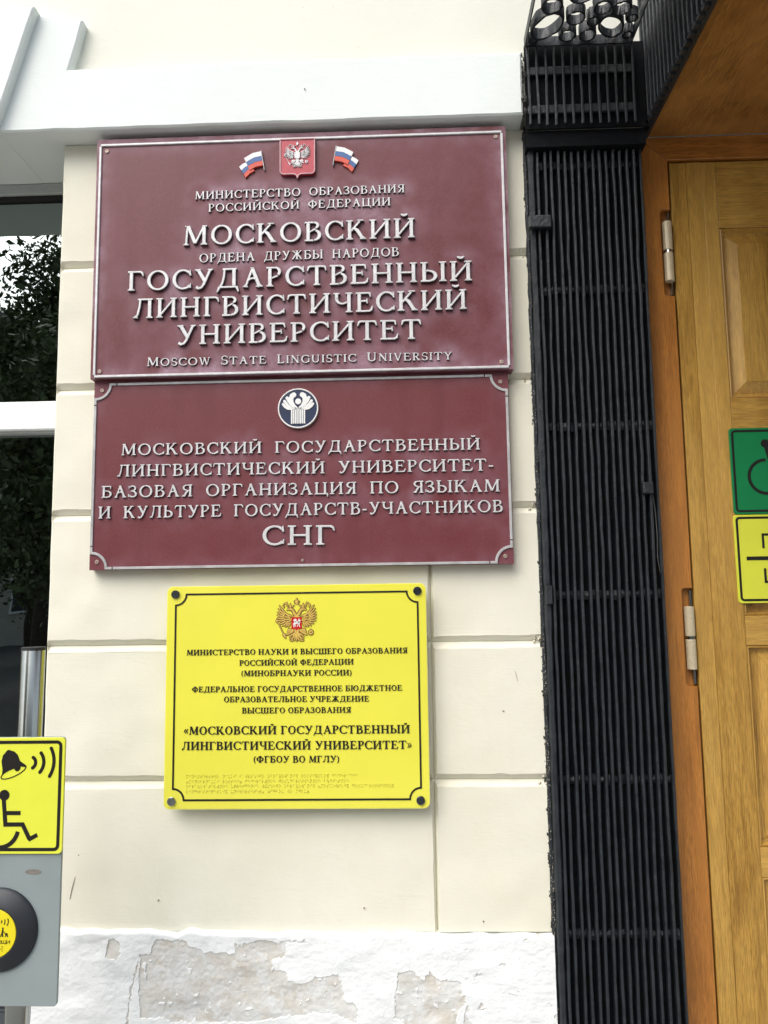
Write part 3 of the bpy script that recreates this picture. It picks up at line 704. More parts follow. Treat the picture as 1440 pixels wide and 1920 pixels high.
        if S.fancy: ln((.36, 1 - h / 2), (.52, 1 - h / 2), w=h); g.append(([(.24, .30), (.36, .42), (.50, .46), (.62, .38)], [t * .8, t, t, t * .8]))
        else: ln((.26, .34), (.65, .34), w=t)
    elif ch in 'ТT':
        W = .84; stem(W / 2, tp=False); ln((.08, 1 - t / 2), (W - .08, 1 - t / 2), w=t)
        if h:
            g.append(([(.16, 1 - t / 2), (.06, .92), (.01, .72)], [t, t * 1.1, t * .6])); g.append(([(W - .16, 1 - t / 2), (W - .06, .92), (W - .01, .72)], [t, t * 1.1, t * .6]))
    elif ch in 'ЕE':
        W = .76; stem(L, b=False, tp=False); ln((0, t / 2), (.66, t / 2), w=t); ln((0, 1 - t / 2), (.60, 1 - t / 2), w=t); ym = .55 if S.fancy else .51
        ln((E, ym), (.50, ym), w=t)
        if h:
            ln((.50, ym + .13), (.52, ym - .13), w=[t * .6, t * .8]); g.append(([(.56, 1 - t / 2), (.63, .93), (.67, .74)], [t, t * 1.1, t * .6])); g.append(([(.60, t / 2), (.70, .10), (.76, .30)], [t, t * 1.2, t * .6]))
    elif ch == 'Л':
        W = .92; stem(W - L); ln((.22, 1 - t / 2), (W - L, 1 - t / 2), w=t)
        g.append(([(.34, .98), (.30, .55), (.22, .18), (.12, .03)], [t * 1.1, t * 1.15, t * 1.2, t * 1.2]))
        if S.fancy: foot(.12, 0, t)
        elif h: arc(.10, .09, .055, .05, 0, 360, TT=.09, tt=.09, n=8)
    elif ch == 'Д':
        W = .98; ln((W - .12 - T / 2, t), (W - .12 - T / 2, 1), w=T); ln((.27, 1 - t / 2), (W - .08, 1 - t / 2), w=t)
        g.append(([(.36, .98), (.33, .55), (.25, .22), (.16, .07)], [t * 1.1, t * 1.15, t * 1.2, t * 1.2]))
        ln((.12, t / 2), (W - .06, t / 2), w=t)
        ln((.14, t * .6), (.03, -.21), w=[t * 1.5, t * .7]); ln((W - .09, t * .6), (W - .0, -.21), w=[t * 1.5, t * .7])
    elif ch == 'Я':
        W = .80; stem(W - L, tp=False); ln((.42, 1 - t / 2), (W, 1 - t / 2), w=t); arc(.40, .745, .33 - T / 2, .255 - t / 2, 90, 270, TT=T * .85); ln((.40, .49), (W - L, .49), w=t)
        g.append(([(.46, .49), (.34, .30), (.22, .04)], [T * .8, T * .9, T * .9])); foot(.15, 0, T * .5)
    elif ch == 'З':
        W = .64; arc(.30, .76, .26 - T / 2 + .03, .24 - t / 2, 150, -90, TT=T * .85); arc(.31, .275, .33 - T / 2, .275 - t / 2, 90, -150)
        ln((.16, .53), (.33, .53), w=t)
        if h: ln((.04, .95), (.05, .74), w=[t * .6, t]); ln((.02, .06), (.03, .28), w=[t * .7, t])
    elif ch == 'Ж':
        W = 1.22; stem(W / 2)
        for s_ in (-1, 1):
            ln((W / 2, .50), (W / 2 + s_ * .40, .95), w=t * 1.15); foot(W / 2 + s_ * .43, 1, t * .8, .7); ln((W / 2 + s_ * .10, .56), (W / 2 + s_ * .46, .03), w=T * .9); foot(W / 2 + s_ * .46, 0, T * .6, .7)
    elif ch == 'Ф':
        W = 1.0; stem(W / 2); arc(W / 2, .52, W / 2 - T / 2, .30, 0, 360, n=24)
    elif ch == 'Ю':
        W = 1.28; stem(L); ln((L, .5), (.48, .5), w=t); arc(.84, .5, .43 - T / 2, .5 - t / 2, 0, 360, n=24)
    elif ch == 'Э': W = .8; arc(.34, .5, .46 - T / 2, .5 - t / 2, 132, -132, n=20); ln((.3, .5), (.74, .5), w=t)
    elif ch == '-': W = .36; ln((.02, .38), (.34, .38), w=t * 1.3)
    elif ch == '(': W = .30; P, Q = arcp(.42, .42, .34, .62, 118, 242, T * .75, t * .6, 12); g.append((P, Q))
    elif ch == ')': W = .30; P, Q = arcp(-.12, .42, .34, .62, -62, 62, T * .75, t * .6, 12); g.append((P, Q))
    elif ch in '«»':
        W = .50
        for o in (0, .22):
            if ch == '«': ln((.25 + o, .70), (.06 + o, .42), (.25 + o, .14), w=[t, t * 1.5, t])
            else: ln((.03 + o, .70), (.22 + o, .42), (.03 + o, .14), w=[t, t * 1.5, t])
    else: W = .45
    return W, g
def text(par, s, x0, x1, z0, z1, cap, yb, dep, S, mat, chamfer=0.0, split=True, gap=None, caps=None, name='letter'):
    """fit the string between x0 and x1; baseline runs z0 -> z1"""
    adv = []; gaps = .15 if S.fancy else .09
    for i, ch in enumerate(s):
        k = 1.0
        if caps: k = 1.0 if (i == 0 or s[i - 1] == ' ') else caps
        W, g = glyph(ch, S); adv.append((W * k, g, k))
    sp = .85 if S.fancy else .40
    tot = 0; pos = []
    for i, ch in enumerate(s):
        pos.append(tot); tot += (sp if ch == ' ' else adv[i][0]) + (gaps if i < len(s) - 1 and ch != ' ' else 0)
    sx = (x1 - x0) / tot
    allm = MB(); cnt = 0
    for i, ch in enumerate(s):
        if ch == ' ': continue
        W, g, k = adv[i]; mb = MB() if split else allm
        for q, (P, Q) in enumerate(g):
            pts = []
            for (a, b) in P:
                x = x0 + (pos[i] + a * k) * sx; z = z0 + (z1 - z0) * (x - x0) / (x1 - x0) + b * k * cap; pts.append((x, z))
            mb.stroke(pts, [w * k * (cap * .55 + sx * .45) for w in Q], yb, yb - dep - q * dep * .015, chamfer)
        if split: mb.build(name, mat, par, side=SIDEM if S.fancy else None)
        if S.fancy: LPTS.extend((vv_[0], vv_[2]) for vv_ in mb.v[4::6])
    if not split: allm.build('text_line', mat, par)

def screw(par, x, z, y, r=.0042, mat=None):
    m = MB(); m.lathe(x, z, [(r, y), (r, y - .0010), (r * .8, y - .0017), (r * .42, y - .0017), (r * .34, y - .0006)], 14); return m.build('screw', mat or BRASS, par)

# ------------------------------------------------------------ upper maroon plaque
s1 = thing('maroon_plaque', (-.2125, -.01, 1.941), 'large faded maroon plaque with silver letters, flags and red shield, upper of the two', 'sign')
# border made of four bars
bx0, bx1, bz0, bz1 = -.6222, .1970, 1.9455, 2.4330
yb = -.0352
for (P) in ([(bx0, bz0), (bx1, bz0)], [(bx1, bz0 + .0026), (bx1, bz1 - .0026)], [(bx1, bz1), (bx0, bz1)], [(bx0, bz1 - .0026), (bx0, bz0 + .0026)]):
    m = MB(); m.stroke(P, .0050, yb, yb - .0032, .0009); m.build('border_bar', SILVER, s1)
for x, z in ((-.6095, 2.4205), (.1855, 2.4235), (.1828, 1.9558), (-.6120, 1.9560)): screw(s1, x, z, yb)
D1 = .0062
def T1(s, x0, x1, z0, z1, cap, **k): text(s1, s, x0, x1, z0, z1, cap, yb, k.pop('d', D1), DISP, SILVER, k.pop('c', .0009), **k)
T1('МИНИСТЕРСТВО ОБРАЗОВАНИЯ', -.4251, -.0006, 2.3088, 2.3098, .0172, d=.0032, c=.0004)
T1('РОССИЙСКОЙ ФЕДЕРАЦИИ', -.3974, -.0292, 2.2814, 2.2831, .0172, d=.0032, c=.0004)
T1('МОСКОВСКИЙ', -.4471, .0188, 2.2104, 2.2130, .0408)
T1('ОРДЕНА ДРУЖБЫ НАРОДОВ', -.4144, -.0140, 2.1750, 2.1765, .0185, d=.0032, c=.0004)
T1('ГОСУДАРСТВЕННЫЙ', -.5578, .1295, 2.1187, 2.1205, .0410)
T1('ЛИНГВИСТИЧЕСКИЙ', -.5458, .1176, 2.0612, 2.0625, .0407)
T1('УНИВЕРСИТЕТ', -.4570, .0272, 2.0050, 2.0045, .0400)
T1('MOSCOW STATE LINGUISTIC UNIVERSITY', -.5167, .0865, 1.9637, 1.9620, .0178, d=.0032, c=.0004, caps=.88)

board(s1, -.6305, .2055, 1.9410, 2.4465, -.0350, -.001, MAROON1, LPTS, .95, .75); LPTS.clear()
# double-headed eagle in unit strokes; centre at 0,0, about 0.94 wide
def eagle_strokes():
    light = []; dark = []
    def q(x, y): return ((x - 677) / 1000, (640 - y) / 1000)
    fe = [((430, 500), (285, 305)), ((415, 520), (255, 380)), ((400, 545), (238, 455)), ((395, 575), (228, 522)), ((400, 605), (228, 590)), ((420, 640), (245, 655)), ((440, 670), (285, 722)), ((470, 690), (345, 775)), ((500, 700), (415, 800)), ((535, 700), (480, 798)),
          ((520, 560), (385, 450)), ((530, 590), (370, 540)), ((545, 620), (385, 620)), ((555, 650), (430, 680)), ((560, 560), (420, 480))]
    for s in (1, -1):
        f = lambda x, y: (q(x, y)[0] * s, q(x, y)[1])
        for a, b in fe: light.append(([f(*a), f((a[0] + b[0]) / 2, (a[1] + b[1]) / 2 + 8), f(*b)], [.045, .046, .012]))
        light.append(([f(680, 560), f(630, 510), f(600, 440), f(560, 405), f(520, 400)], [.09, .085, .07, .07, .06]))
        light.append(([f(520, 400), f(470, 415), f(455, 438)], [.05, .03, .01]))
        light.append(([f(535, 385), f(535, 330)], [.03, .075])); light.append(([f(535, 330), f(535, 300)], [.075, .045])); light.append(([f(535, 300), f(535, 262)], [.014, .012]))
        light.append(([f(620, 310), f(590, 345), f(560, 350)], [.02, .02, .02]))
        light.append(([f(500, 370), f(462, 330), f(470, 290), f(450, 258), f(400, 285), f(375, 320), f(400, 345), f(395, 380)], [.014, .02, .024, .03, .026, .022, .018, .01]))
        light.append(([f(600, 850), f(560, 900), f(500, 940), f(440, 965)], [.09, .075, .045, .03]))
        light.append(([f(560, 850), f(500, 850), f(465, 910)], [.06, .05, .015])); light.append(([f(540, 870), f(500, 890), f(480, 930)], [.05, .04, .015]))
        light.append(([f(660, 900), f(610, 1000), f(560, 1080)], [.07, .055, .03])); light.append((ell(f(560, 1065)[0], f(560, 1065)[1], .033, .033, 10, a0=0, a1=360, closed=False), [.022] * 11))
        light.append(([f(640, 930), f(560, 970), f(515, 1020)], [.05, .045, .02]))
        light.append(([f(650, 950), f(640, 1040), f(615, 1105)], [.05, .05, .02]))
    light.append(([q(677, 560), q(677, 900)], [.22, .16])); light.append(([q(677, 900), q(677, 1030), q(677, 1115)], [.05, .06, .01]))
    light.append(([q(677, 300), q(677, 225)], [.075, .13])); light.append(([q(677, 225), q(677, 195)], [.13, .05])); light.append(([q(677, 195), q(677, 150)], [.018, .016])); light.append(([q(655, 170), q(700, 170)], [.014, .014]))
    light.append(([q(225, 655), q(280, 720), q(355, 880), q(430, 1040)], [.03, .022, .022, .02])); light.append(([q(215, 690), q(240, 640), q(290, 640)], [.03, .05, .02])); light.append(([q(370, 930), q(400, 960), q(435, 1045)], [.03, .075, .015]))
    light.append((ell(*q(992, 915), .035, .035, 12, closed=False), [.05] * 13)); light.append(([q(992, 875), q(992, 830)], [.016, .014])); light.append(([q(970, 850), q(1014, 850)], [.012, .012]))
    return light
EAG = eagle_strokes()
def eagle(par, cx, cz, size, y, mat, back, name, dep):
    if back:
        m = MB()
        for k, (P, W) in enumerate(EAG): m.stroke([(cx + a * size, cz + b * size) for a, b in P], [w * size + .016 * size for w in W], y, y - dep * .5 - k * 6e-6)
        m.build('eagle_outline', back, par); 
    m = MB()
    for k, (P, W) in enumerate(EAG): m.stroke([(cx + a * size, cz + b * size) for a, b in P], [w * size * .62 for w in W], y, y - dep - (k % 7) * dep * .04, size * .004)
    return m.build(name, mat, par)
# red shield
sx0, sx1, sz0, sz1 = -.2518, -.1800, 2.3535, 2.4302
cxs = (sx0 + sx1) / 2
def shield(x0, x1, z0, z1, tip):
    cx = (x0 + x1) / 2; r = (x1 - x0) * .10
    return [(x0, z1), (x0, z0 + r)] + [(x0 + r - r * math.cos(R(a)), z0 + r - r * math.sin(R(a))) for a in (30, 60, 90)] + [(cx - r, z0), (cx - r * .3, z0 - tip * .35), (cx, z0 - tip), (cx + r * .3, z0 - tip * .35), (cx + r, z0)] + [(x1 - r + r * math.sin(R(a)), z0 + r - r * math.cos(R(a))) for a in (0, 30, 60)] + [(x1, z0 + r), (x1, z1)]
m = MB(); m.prism(shield(sx0, sx1, sz0, sz1, .0085), yb, yb - .006); shd = m.build('shield', RED, s1)
m = MB(); m.stroke(shield(sx0 + .001, sx1 - .001, sz0 + .001, sz1 - .001, .0085), .0024, yb - .0058, yb - .0080, .0005, closed=True); m.build('shield_rim', simple("rose_shield_rim", (0.55, 0.33, 0.35), .4), s1)
eagle(s1, cxs, 2.3955, .0585, yb - .006, SILVER, None, 'eagle', .002)
m = MB(); m.prism([(cxs - .006, 2.400), (cxs - .006, 2.388), (cxs, 2.3845), (cxs + .006, 2.388), (cxs + .006, 2.400)], yb - .0062, yb - .0092, .0006); m.build('inner_shield', SILVER, s1)
# two enamel flags
def flag(sg, cx, cz, side):
    # designed in px of the enlarged photo (4.8 per px), mirrored for the other flag
    def q(x, y): return (cx + sg * (x - 230) / 4.8 * .000983, cz - (y - 300) / 4.8 * .000983)
    big = [(322, 172), (235, 190), (150, 240)]; bigb = [(338, 322), (270, 335), (205, 370)]
    rows = []
    for k in range(4):
        f = k / 3; rows.append([(a[0] + (b[0] - a[0]) * f, a[1] + (b[1] - a[1]) * f) for a, b in zip(big, bigb)])
    sm = [(172, 280), (135, 295), (100, 325)]; smb = [(255, 372), (205, 400), (165, 445)]
    rows2 = []
    for k in range(4):
        f = k / 3; rows2.append([(a[0] + (b[0] - a[0]) * f, a[1] + (b[1] - a[1]) * f) for a, b in zip(sm, smb)])
    for k, mat in enumerate((CISW, FBLUE, FRED)):
        m = MB(); m.prism([q(*p) for p in rows[k]] + [q(*p) for p in rows[k + 1][::-1]], yb, yb - .0050, .0003)
        m.prism([q(*p) for p in rows2[k]] + [q(*p) for p in rows2[k + 1][::-1]], yb, yb - .0036, .0003)
        m.build(('flag_white_stripe', 'flag_blue_stripe', 'flag_red_stripe')[k], mat, s1)
    m = MB(); a, b = q(318, 165), q(352, 372); m.stroke([a, b], .0018, yb, yb - .0058, .0004); m.build('flag_pole', SILVERD, s1)
flag(1, -.3085, 2.3810, 0)
flag(-1, -.1190, 2.3860, 1)

# ------------------------------------------------------------ lower maroon plaque
s2 = thing('maroon_plaque', (-.2155, -.01, 1.562), 'lower maroon plaque with blue round emblem and notched border, under the large plaque', 'sign')
y2 = -.0222
X0, X1, Z0, Z1 = -.6235, .1925, 1.5660, 1.9325; n_c = .0300; gp = .0135
def bar2(P, w=.0052): m = MB(); m.stroke(P, w, y2, y2 - .0026, .0007); m.build('border_bar', SILVERD, s2)
bar2([(X0 + n_c + gp, Z0), (X1 - n_c - gp, Z0)]); bar2([(X0 + n_c + gp, Z1), (X1 - n_c - gp, Z1)])
bar2([(X0, Z0 + n_c + gp), (X0, Z1 - n_c - gp)]); bar2([(X1, Z0 + n_c + gp), (X1, Z1 - n_c - gp)])
for cx, cz, a in ((X0, Z0, 0), (X1, Z0, 90), (X1, Z1, 180), (X0, Z1, 270)):
    c, s_ = round(math.cos(R(a))), round(math.sin(R(a)))
    P = [(n_c + gp - .002, 0)] + [(n_c * math.cos(R(t)), n_c * math.sin(R(t))) for t in range(0, 91, 10)] + [(0, n_c + gp - .002)]
    bar2([(cx + x * c - z * s_, cz + x * s_ + z * c) for x, z in P])
    screw(s2, cx + (.0115 * c - .0125 * s_), cz + (.0115 * s_ + .0125 * c), y2)
screw(s2, -.2099, 1.5758, y2, .003)
def T2(s, x0, x1, z0, z1, cap): text(s2, s, x0, x1, z0, z1, cap, y2, .0036, DISP, SILVER, .0005)
T2('МОСКОВСКИЙ ГОСУДАРСТВЕННЫЙ', -.5686, .1370, 1.7880, 1.7850, .0228)
T2('ЛИНГВИСТИЧЕСКИЙ УНИВЕРСИТЕТ-', -.5755, .1622, 1.7455, 1.7432, .0236)
T2('БАЗОВАЯ ОРГАНИЗАЦИЯ ПО ЯЗЫКАМ', -.6054, .1730, 1.7040, 1.7021, .0236)
T2('И КУЛЬТУРЕ ГОСУДАРСТВ-УЧАСТНИКОВ', -.6104, .1777, 1.6632, 1.6622, .0236)
text(s2, 'СНГ', -.2877, -.1472, 1.6058, 1.6046, .0378, y2, .0042, DISP, SILVER, .0008, split=True)
board(s2, -.6270, .1960, 1.5630, 1.9405, -.0220, -.001, MAROON2, LPTS, .30, .22)
# round emblem
ex, ez, er = -.2172, 1.8745, .0400
m = MB(); m.lathe(ex, ez, [(er - .0004, y2), (er - .0004, y2 - .005), (er - .003, y2 - .0050)], 48); em = m.build('emblem_disc', NAVY, s2)
m = MB(); m.stroke(ell(ex, ez, er - .0013, er - .0013, 48), .0026, y2, y2 - .0066, .0006, closed=True); m.build('emblem_rim', CISW, s2)
def e(x, y): return (ex + (x - 712) / 12 * .000998, ez + (563 - y) / 12 * .000998)
u = .000998 / 12
m = MB(); ye = y2 - .0052
for s in (1, -1):
    f = lambda x, y: e(712 + (x - 712) * s, y)
    st = [(560, 935, 0), (606, 935, 1), (650, 935, 2), (690, 935, 3)]
    m.stroke([f(562, 935), f(562, 610)], 34 * u, ye, ye - .0014); m.stroke([f(607, 935), f(607, 600)], 30 * u, ye, ye - .0014)
    m.stroke([f(649, 935), f(649, 590)], 30 * u, ye, ye - .0014); m.stroke([f(690, 935), f(690, 560)], 28 * u, ye, ye - .0014)
    m.stroke([f(579, 600), f(470, 565), f(400, 515), f(355, 460)], [26 * u, 62 * u, 66 * u, 58 * u], ye, ye - .0015)
    m.stroke([f(615, 590), f(530, 540), f(450, 470), f(390, 390)], [20 * u, 46 * u, 60 * u, 66 * u], ye, ye - .0016)
    m.stroke([f(645, 580), f(550, 490), f(495, 400), f(455, 310)], [20 * u, 44 * u, 66 * u, 80 * u], ye, ye - .0017)
    m.stroke([f(695, 555), f(620, 500), f(560, 420), f(548, 330), f(575, 260), f(612, 238)], [24 * u, 56 * u, 90 * u, 104 * u, 120 * u, 112 * u], ye, ye - .0018)
    for (a, b, r_) in ((358, 462, 29), (392, 392, 33), (456, 314, 40), (612, 240, 60)): m.prism(ell(*f(a, b), r_ * u, r_ * u, 14), ye, ye - .0018 - r_ * 1e-6)
m.prism(ell(*e(716, 400), 70 * u, 70 * u, 20), ye, ye - .0017)
m.build('emblem_figure', CISW, s2)

# ------------------------------------------------------------ yellow acrylic plaque
s3 = thing('yellow_plaque', (-.221, -.01, 1.115), 'yellow acrylic university plaque with black text, gold eagle and braille rows', 'sign')
y3 = -.0300
m = MB(); m.prism(rrect(-.4700, .0265, 1.1150, 1.5285, .011), -.0240, y3, .0012); m.build('board', YEL, s3)
m = MB(); m.stroke(rrect(-.4690, .0255, 1.1160, 1.5275, .0105), .0024, -.0243, -.0296, closed=True); m.build('board_edge', YEDGE, s3)
for x, z, mt in ((-.4535, 1.5135, SCREWM), (.0104, 1.5140, SCREWM), (.0094, 1.1295, SCREWM), (-.4550, 1.1298, STEEL)):
    m = MB(); m.lathe(x, z, [(.0078, -.001), (.0078, -.0238)], 20); m.build('standoff', STEEL, s3)
    m = MB(); m.lathe(x, z, [(.0080, y3 + .0008), (.0080, y3 - .0030), (.0070, y3 - .0040)], 24); m.build('screw_cap', mt, s3)
c = .0205; a0, a1, b0, b1 = -.4528, .0105, 1.1316, 1.5132
P = []
for cx, cz, st in ((a1, b1, 180), (a0, b1, 270), (a0, b0, 0), (a1, b0, 90)):
    P += [(cx + c * math.cos(R(st + t)), cz + c * math.sin(R(st + t))) for t in ((90, 75, 60, 45, 30, 15, 0))]
m = MB(); m.stroke(P, .0034, y3, y3 - .0008, closed=True); m.build('border_line', BLACKP, s3)
def T3(s, x0, x1, z0, z1, cap, split=False): text(s3, s, x0, x1, z0, z1, cap, y3, .0011, TIMES, BLACKP, 0, split=split)
T3('МИНИСТЕРСТВО НАУКИ И ВЫСШЕГО ОБРАЗОВАНИЯ', -.4306, -.0103, 1.3980, 1.3977, .0103)
T3('РОССИЙСКОЙ ФЕДЕРАЦИИ', -.3292, -.1124, 1.3775, 1.3777, .0104)
T3('(МИНОБРНАУКИ РОССИИ)', -.3253, -.1163, 1.3580, 1.3576, .0104)
T3('ФЕДЕРАЛЬНОЕ ГОСУДАРСТВЕННОЕ БЮДЖЕТНОЕ', -.4194, -.0217, 1.3290, 1.3284, .0104)
T3('ОБРАЗОВАТЕЛЬНОЕ УЧРЕЖДЕНИЕ', -.3581, -.0839, 1.3100, 1.3090, .0104)
T3('ВЫСШЕГО ОБРАЗОВАНИЯ', -.3237, -.1180, 1.2892, 1.2888, .0104)
T3('«МОСКОВСКИЙ ГОСУДАРСТВЕННЫЙ', -.4339, -.0084, 1.2508, 1.2506, .0148, True)
T3('ЛИНГВИСТИЧЕСКИЙ УНИВЕРСИТЕТ»', -.4372, -.0052, 1.2228, 1.2221, .0150, True)
T3('(ФГБОУ ВО МГЛУ)', -.3012, -.1408, 1.1991, 1.1988, .0118, True)
eagle(s3, -.2199, 1.4620, .0860, y3, GOLD, GOLDD, 'gold_eagle', .0012)
yy = y3 - .0014; k9 = .0860 / 1000
def sh(x, y): return (-.2199 + (x - 677) * k9, 1.4620 + (640 - y) * k9)
m = MB(); m.prism([sh(560, 575), sh(560, 830), sh(640, 845), sh(677, 872), sh(715, 845), sh(790, 830), sh(790, 575)], y3, yy, .0003)
m.build('red_shield', simple("plaque_red", (0.55, 0.02, 0.015), .3), s3)
m = MB()
for P, W in (([(600, 740), (650, 700), (700, 690), (745, 715)], [30, 55, 60, 45]), ([(640, 690), (660, 620)], [45, 40]), ([(715, 700), (735, 640), (760, 660)], [40, 40, 20]), ([(610, 740), (620, 800)], [22, 10]), ([(650, 740), (640, 790)], [22, 12]), ([(725, 730), (750, 795)], [22, 10]), ([(700, 740), (690, 790)], [20, 10]), ([(625, 620), (615, 660)], [16, 26])):
    m.stroke([sh(*p) for p in P], [w * k9 for w in W], yy, yy - .0005)
m.build('horse_rider', CISW, s3)
BR = dict(zip('абвгдежзийклмнопрстуфхцчшщъыьэюя', ['1', '12', '2456', '1245', '145', '15', '245', '1356', '24', '12346', '13', '123', '134', '1345', '135', '1234', '1235', '234', '2345', '136', '124', '125', '14', '12345', '156', '1346', '12356', '2346', '23456', '246', '1256', '1246']))
BR.update({'(': '2356', ')': '2356', '«': '236', '»': '356'})
m = MB()
for row, (s, zt) in enumerate((('министерство науки и высшего образования российской федерации', 1.1765), ('(минобрнауки россии) федеральное государственное бюджетное', 1.1670), ('образовательное учреждение высшего образования «московский государственный', 1.1583), ('лингвистический университет» (фгбоу во мглу)', 1.1490))):
    pit = .3900 / 74
    for i, ch in enumerate(s):
        for dch in BR.get(ch, ''):
            d = int(dch) - 1; x = -.4268 + i * pit + (d // 3) * .0021; z = zt - (d % 3) * .0022; r = .00085
            vs = [(x + r * math.cos(a), y3, z + r * math.sin(a)) for a in [PI / 3 * j for j in range(6)]] + [(x + r * .5 * math.cos(a), y3 - .0009, z + r * .5 * math.sin(a)) for a in [PI / 3 * j for j in range(6)]]
            m.add(vs, [(j, (j + 1) % 6, 6 + (j + 1) % 6, 6 + j) for j in range(6)] + [tuple(range(6, 12))])
tag(m.build('braille_dots', YBRA, s3), 'four rows of raised braille dots', None, None, 'stuff')

# ------------------------------------------------------------ call post at the left
def rot_about(o, ang): o.rotation_euler = (0, ang, 0)
post = thing('call_post', (-.629, -.28, 0.0), 'grey steel call post with black dome button, in front of the window corner', 'call post')
m = MB(); m.tube([(-.625, -.262, 0.0), (-.6125, -.262, 1.4255)], .0182, 28); bevel(m.build('tube', STEEL, post, True), .0005)
m = MB(); m.tube([(-.6125, -.262, 1.4256), (-.6125, -.262, 1.4300)], .0190, 28); m.build('tube_cap', RUBBER, post)
m = MB(); m.prism(rrect(-.7165, -.5390, .9035, 1.2945, .006), -.2955, -.300, .0006)
plate = m.build('plate', GREYPL, post)
bcx, bcz = -.6315, 1.0128
m = MB(); m.lathe(bcx, bcz, [(.0605, -.3003), (.0605, -.3025), (.0598, -.3040), (.0560, -.3068), (.050, -.3103), (.043, -.3138), (.0372, -.3160), (.0360, -.3163), (.0360, -.3150)], 56)
dome = m.build('button_dome', BLKPLAS, post, True)
m = MB(); m.lathe(bcx, bcz, [(.0350, -.3151), (.0350, -.3163), (.0345, -.3168)], 48); stk = m.build('button_sticker', YSTICK, post)
ys = -.3169; q9 = 1 / 11.08 * .000815
def bp(x, y): return (bcx + (x + 88) * q9, bcz - (y - 1030) * q9)
m = MB()
for (cx, r_, t) in ((30, 60, .9), (62, 95, 1), (95, 130, 1)): m.stroke([bp(cx + r_ * math.cos(R(a)), 790 - r_ * math.sin(R(a)) * t) for a in range(-38, 39, 13)], 18 * q9, ys, ys - .0003)
m.stroke([bp(-95, 720), bp(-60, 800), bp(20, 830)], [60 * q9, 90 * q9, 30 * q9], ys, ys - .0003); m.stroke([bp(-150, 800), bp(-60, 880), bp(30, 830)], 14 * q9, ys, ys - .00035)
m.stroke([bp(118, 935), bp(112, 1010)], [22 * q9, 36 * q9], ys, ys - .0003); m.prism(ell(*bp(118, 918), 16 * q9, 16 * q9, 10), ys, ys - .0004)
m.stroke([bp(110, 1000), bp(75, 1085)], 20 * q9, ys, ys - .00032); m.stroke([bp(112, 1005), bp(122, 1085)], 20 * q9, ys, ys - .00034)
m.stroke([bp(120, 965), bp(205, 1060)], 12 * q9, ys, ys - .00036); m.stroke([bp(165, 1035), bp(205, 1020), bp(225, 1085)], 20 * q9, ys, ys - .00038); m.stroke([bp(190, 1040), bp(172, 1085)], 14 * q9, ys, ys - .0004)
m.stroke([bp(-290, 935), bp(-290, 1085)], 30 * q9, ys, ys - .0003)
for (x, y) in ((118, 1270), (118, 1310), (118, 1352), (75, 1318), (25, 1318), (-10, 1275), (-10, 1360), (-60, 1275), (-100, 1318), (-140, 1360), (-190, 1275), (-230, 1318)): m.prism(ell(*bp(x, y), 9 * q9, 9 * q9, 8), ys, ys - .0006)
m.build('sticker_print', BLACKP, post)
text(post, 'ПОМОЩИ', bp(-190, 0)[0], bp(272, 0)[0], bp(0, 1215)[1], bp(0, 1213)[1], 66 * q9, ys, .0004, SANS, BLACKP, 0, split=False)
# screw marks on the plate
RUSTY = simple("rusty_scratch", (0.20, 0.18, 0.155), .7, 0, .3, 300)
m = MB(); m.prism(ell(-.5815, 1.0955, .0125, .0035, 14), -.3000, -.3006); m.build('slot_mark', RUSTY, post)
# pictogram sign on the plate
sg = thing('pictogram_sign', (-.6275, -.3012, 1.1215), 'square yellow wheelchair and ringing bell sign on the grey call post', 'sign')
m = MB(); m.prism(rrect(-.7170, -.5372, 1.1225, 1.2942, .0065), -.3004, -.3034, .0004); m.build('panel', YSIGN, sg)
yg = -.3035
m = MB(); m.stroke(rrect(-.7105, -.5437, 1.1290, 1.2877, .0062), .0048, yg, yg - .0003, closed=True); m.build('border_line', BLACKP, sg)
k5 = .000816 / 8
def g5(x, y): return (-.5372 + (x - 1005) * k5 + (y - 900) * k5 * -.030, 1.2942 - (y - 100) * k5)
W5 = 62 * k5
m = MB(); m.stroke([g5(100, 1000), g5(150, 1360), g5(412, 1360), g5(530, 1570)], W5, yg, yg - .00030); m.stroke([g5(512, 1580), g5(645, 1510)], W5 * .95, yg, yg - .00036)
m.stroke([g5(130, 1195), g5(370, 1195)], W5 * .95, yg, yg - .00033)
P = [g5(85 + 265 * math.cos(R(a)), 1415 - 275 * math.sin(R(a))) for a in range(102, 351, 8)]
m.stroke(P, W5, yg, yg - .00039); m.prism(ell(*g5(104, 936), 78 * k5, 78 * k5, 24), yg, yg - .00042); m.build('wheelchair_symbol', BLACKP, sg)
m = MB(); m.prism([g5(*p) for p in ((28, 680), (45, 640), (50, 560), (25, 440), (40, 360), (95, 290), (110, 275), (135, 275), (150, 282), (215, 300), (270, 350), (310, 440), (410, 505), (405, 530), (325, 520), (320, 560), (290, 590), (255, 588), (225, 550), (150, 580), (80, 620), (45, 660))], yg, yg - .0004)
m.stroke(ell(*g5(220, 602), 205 * k5, 62 * k5, 26, rot=R(24)), 16 * k5, yg, yg - .0003, closed=True); m.build('bell_symbol', BLACKP, sg)
for i, (x, y, r_, a_) in enumerate(((460, 465, 90, 58), (455, 465, 220, 40), (420, 460, 410, 30))):
    m = MB(); P = [g5(x + r_ * math.cos(R(a)) - (0), y - r_ * math.sin(R(a)) * 1.0) for a in np.linspace(-a_, a_, 9)]
    m.stroke(P, 50 * k5, yg, yg - .0003)
    for p in (P[0], P[-1]): m.prism(ell(*p, 25 * k5, 25 * k5, 12), yg, yg - .00033)
    m.build('sound_wave', BLACKP, sg)
post.rotation_euler = (0, 0, 0)

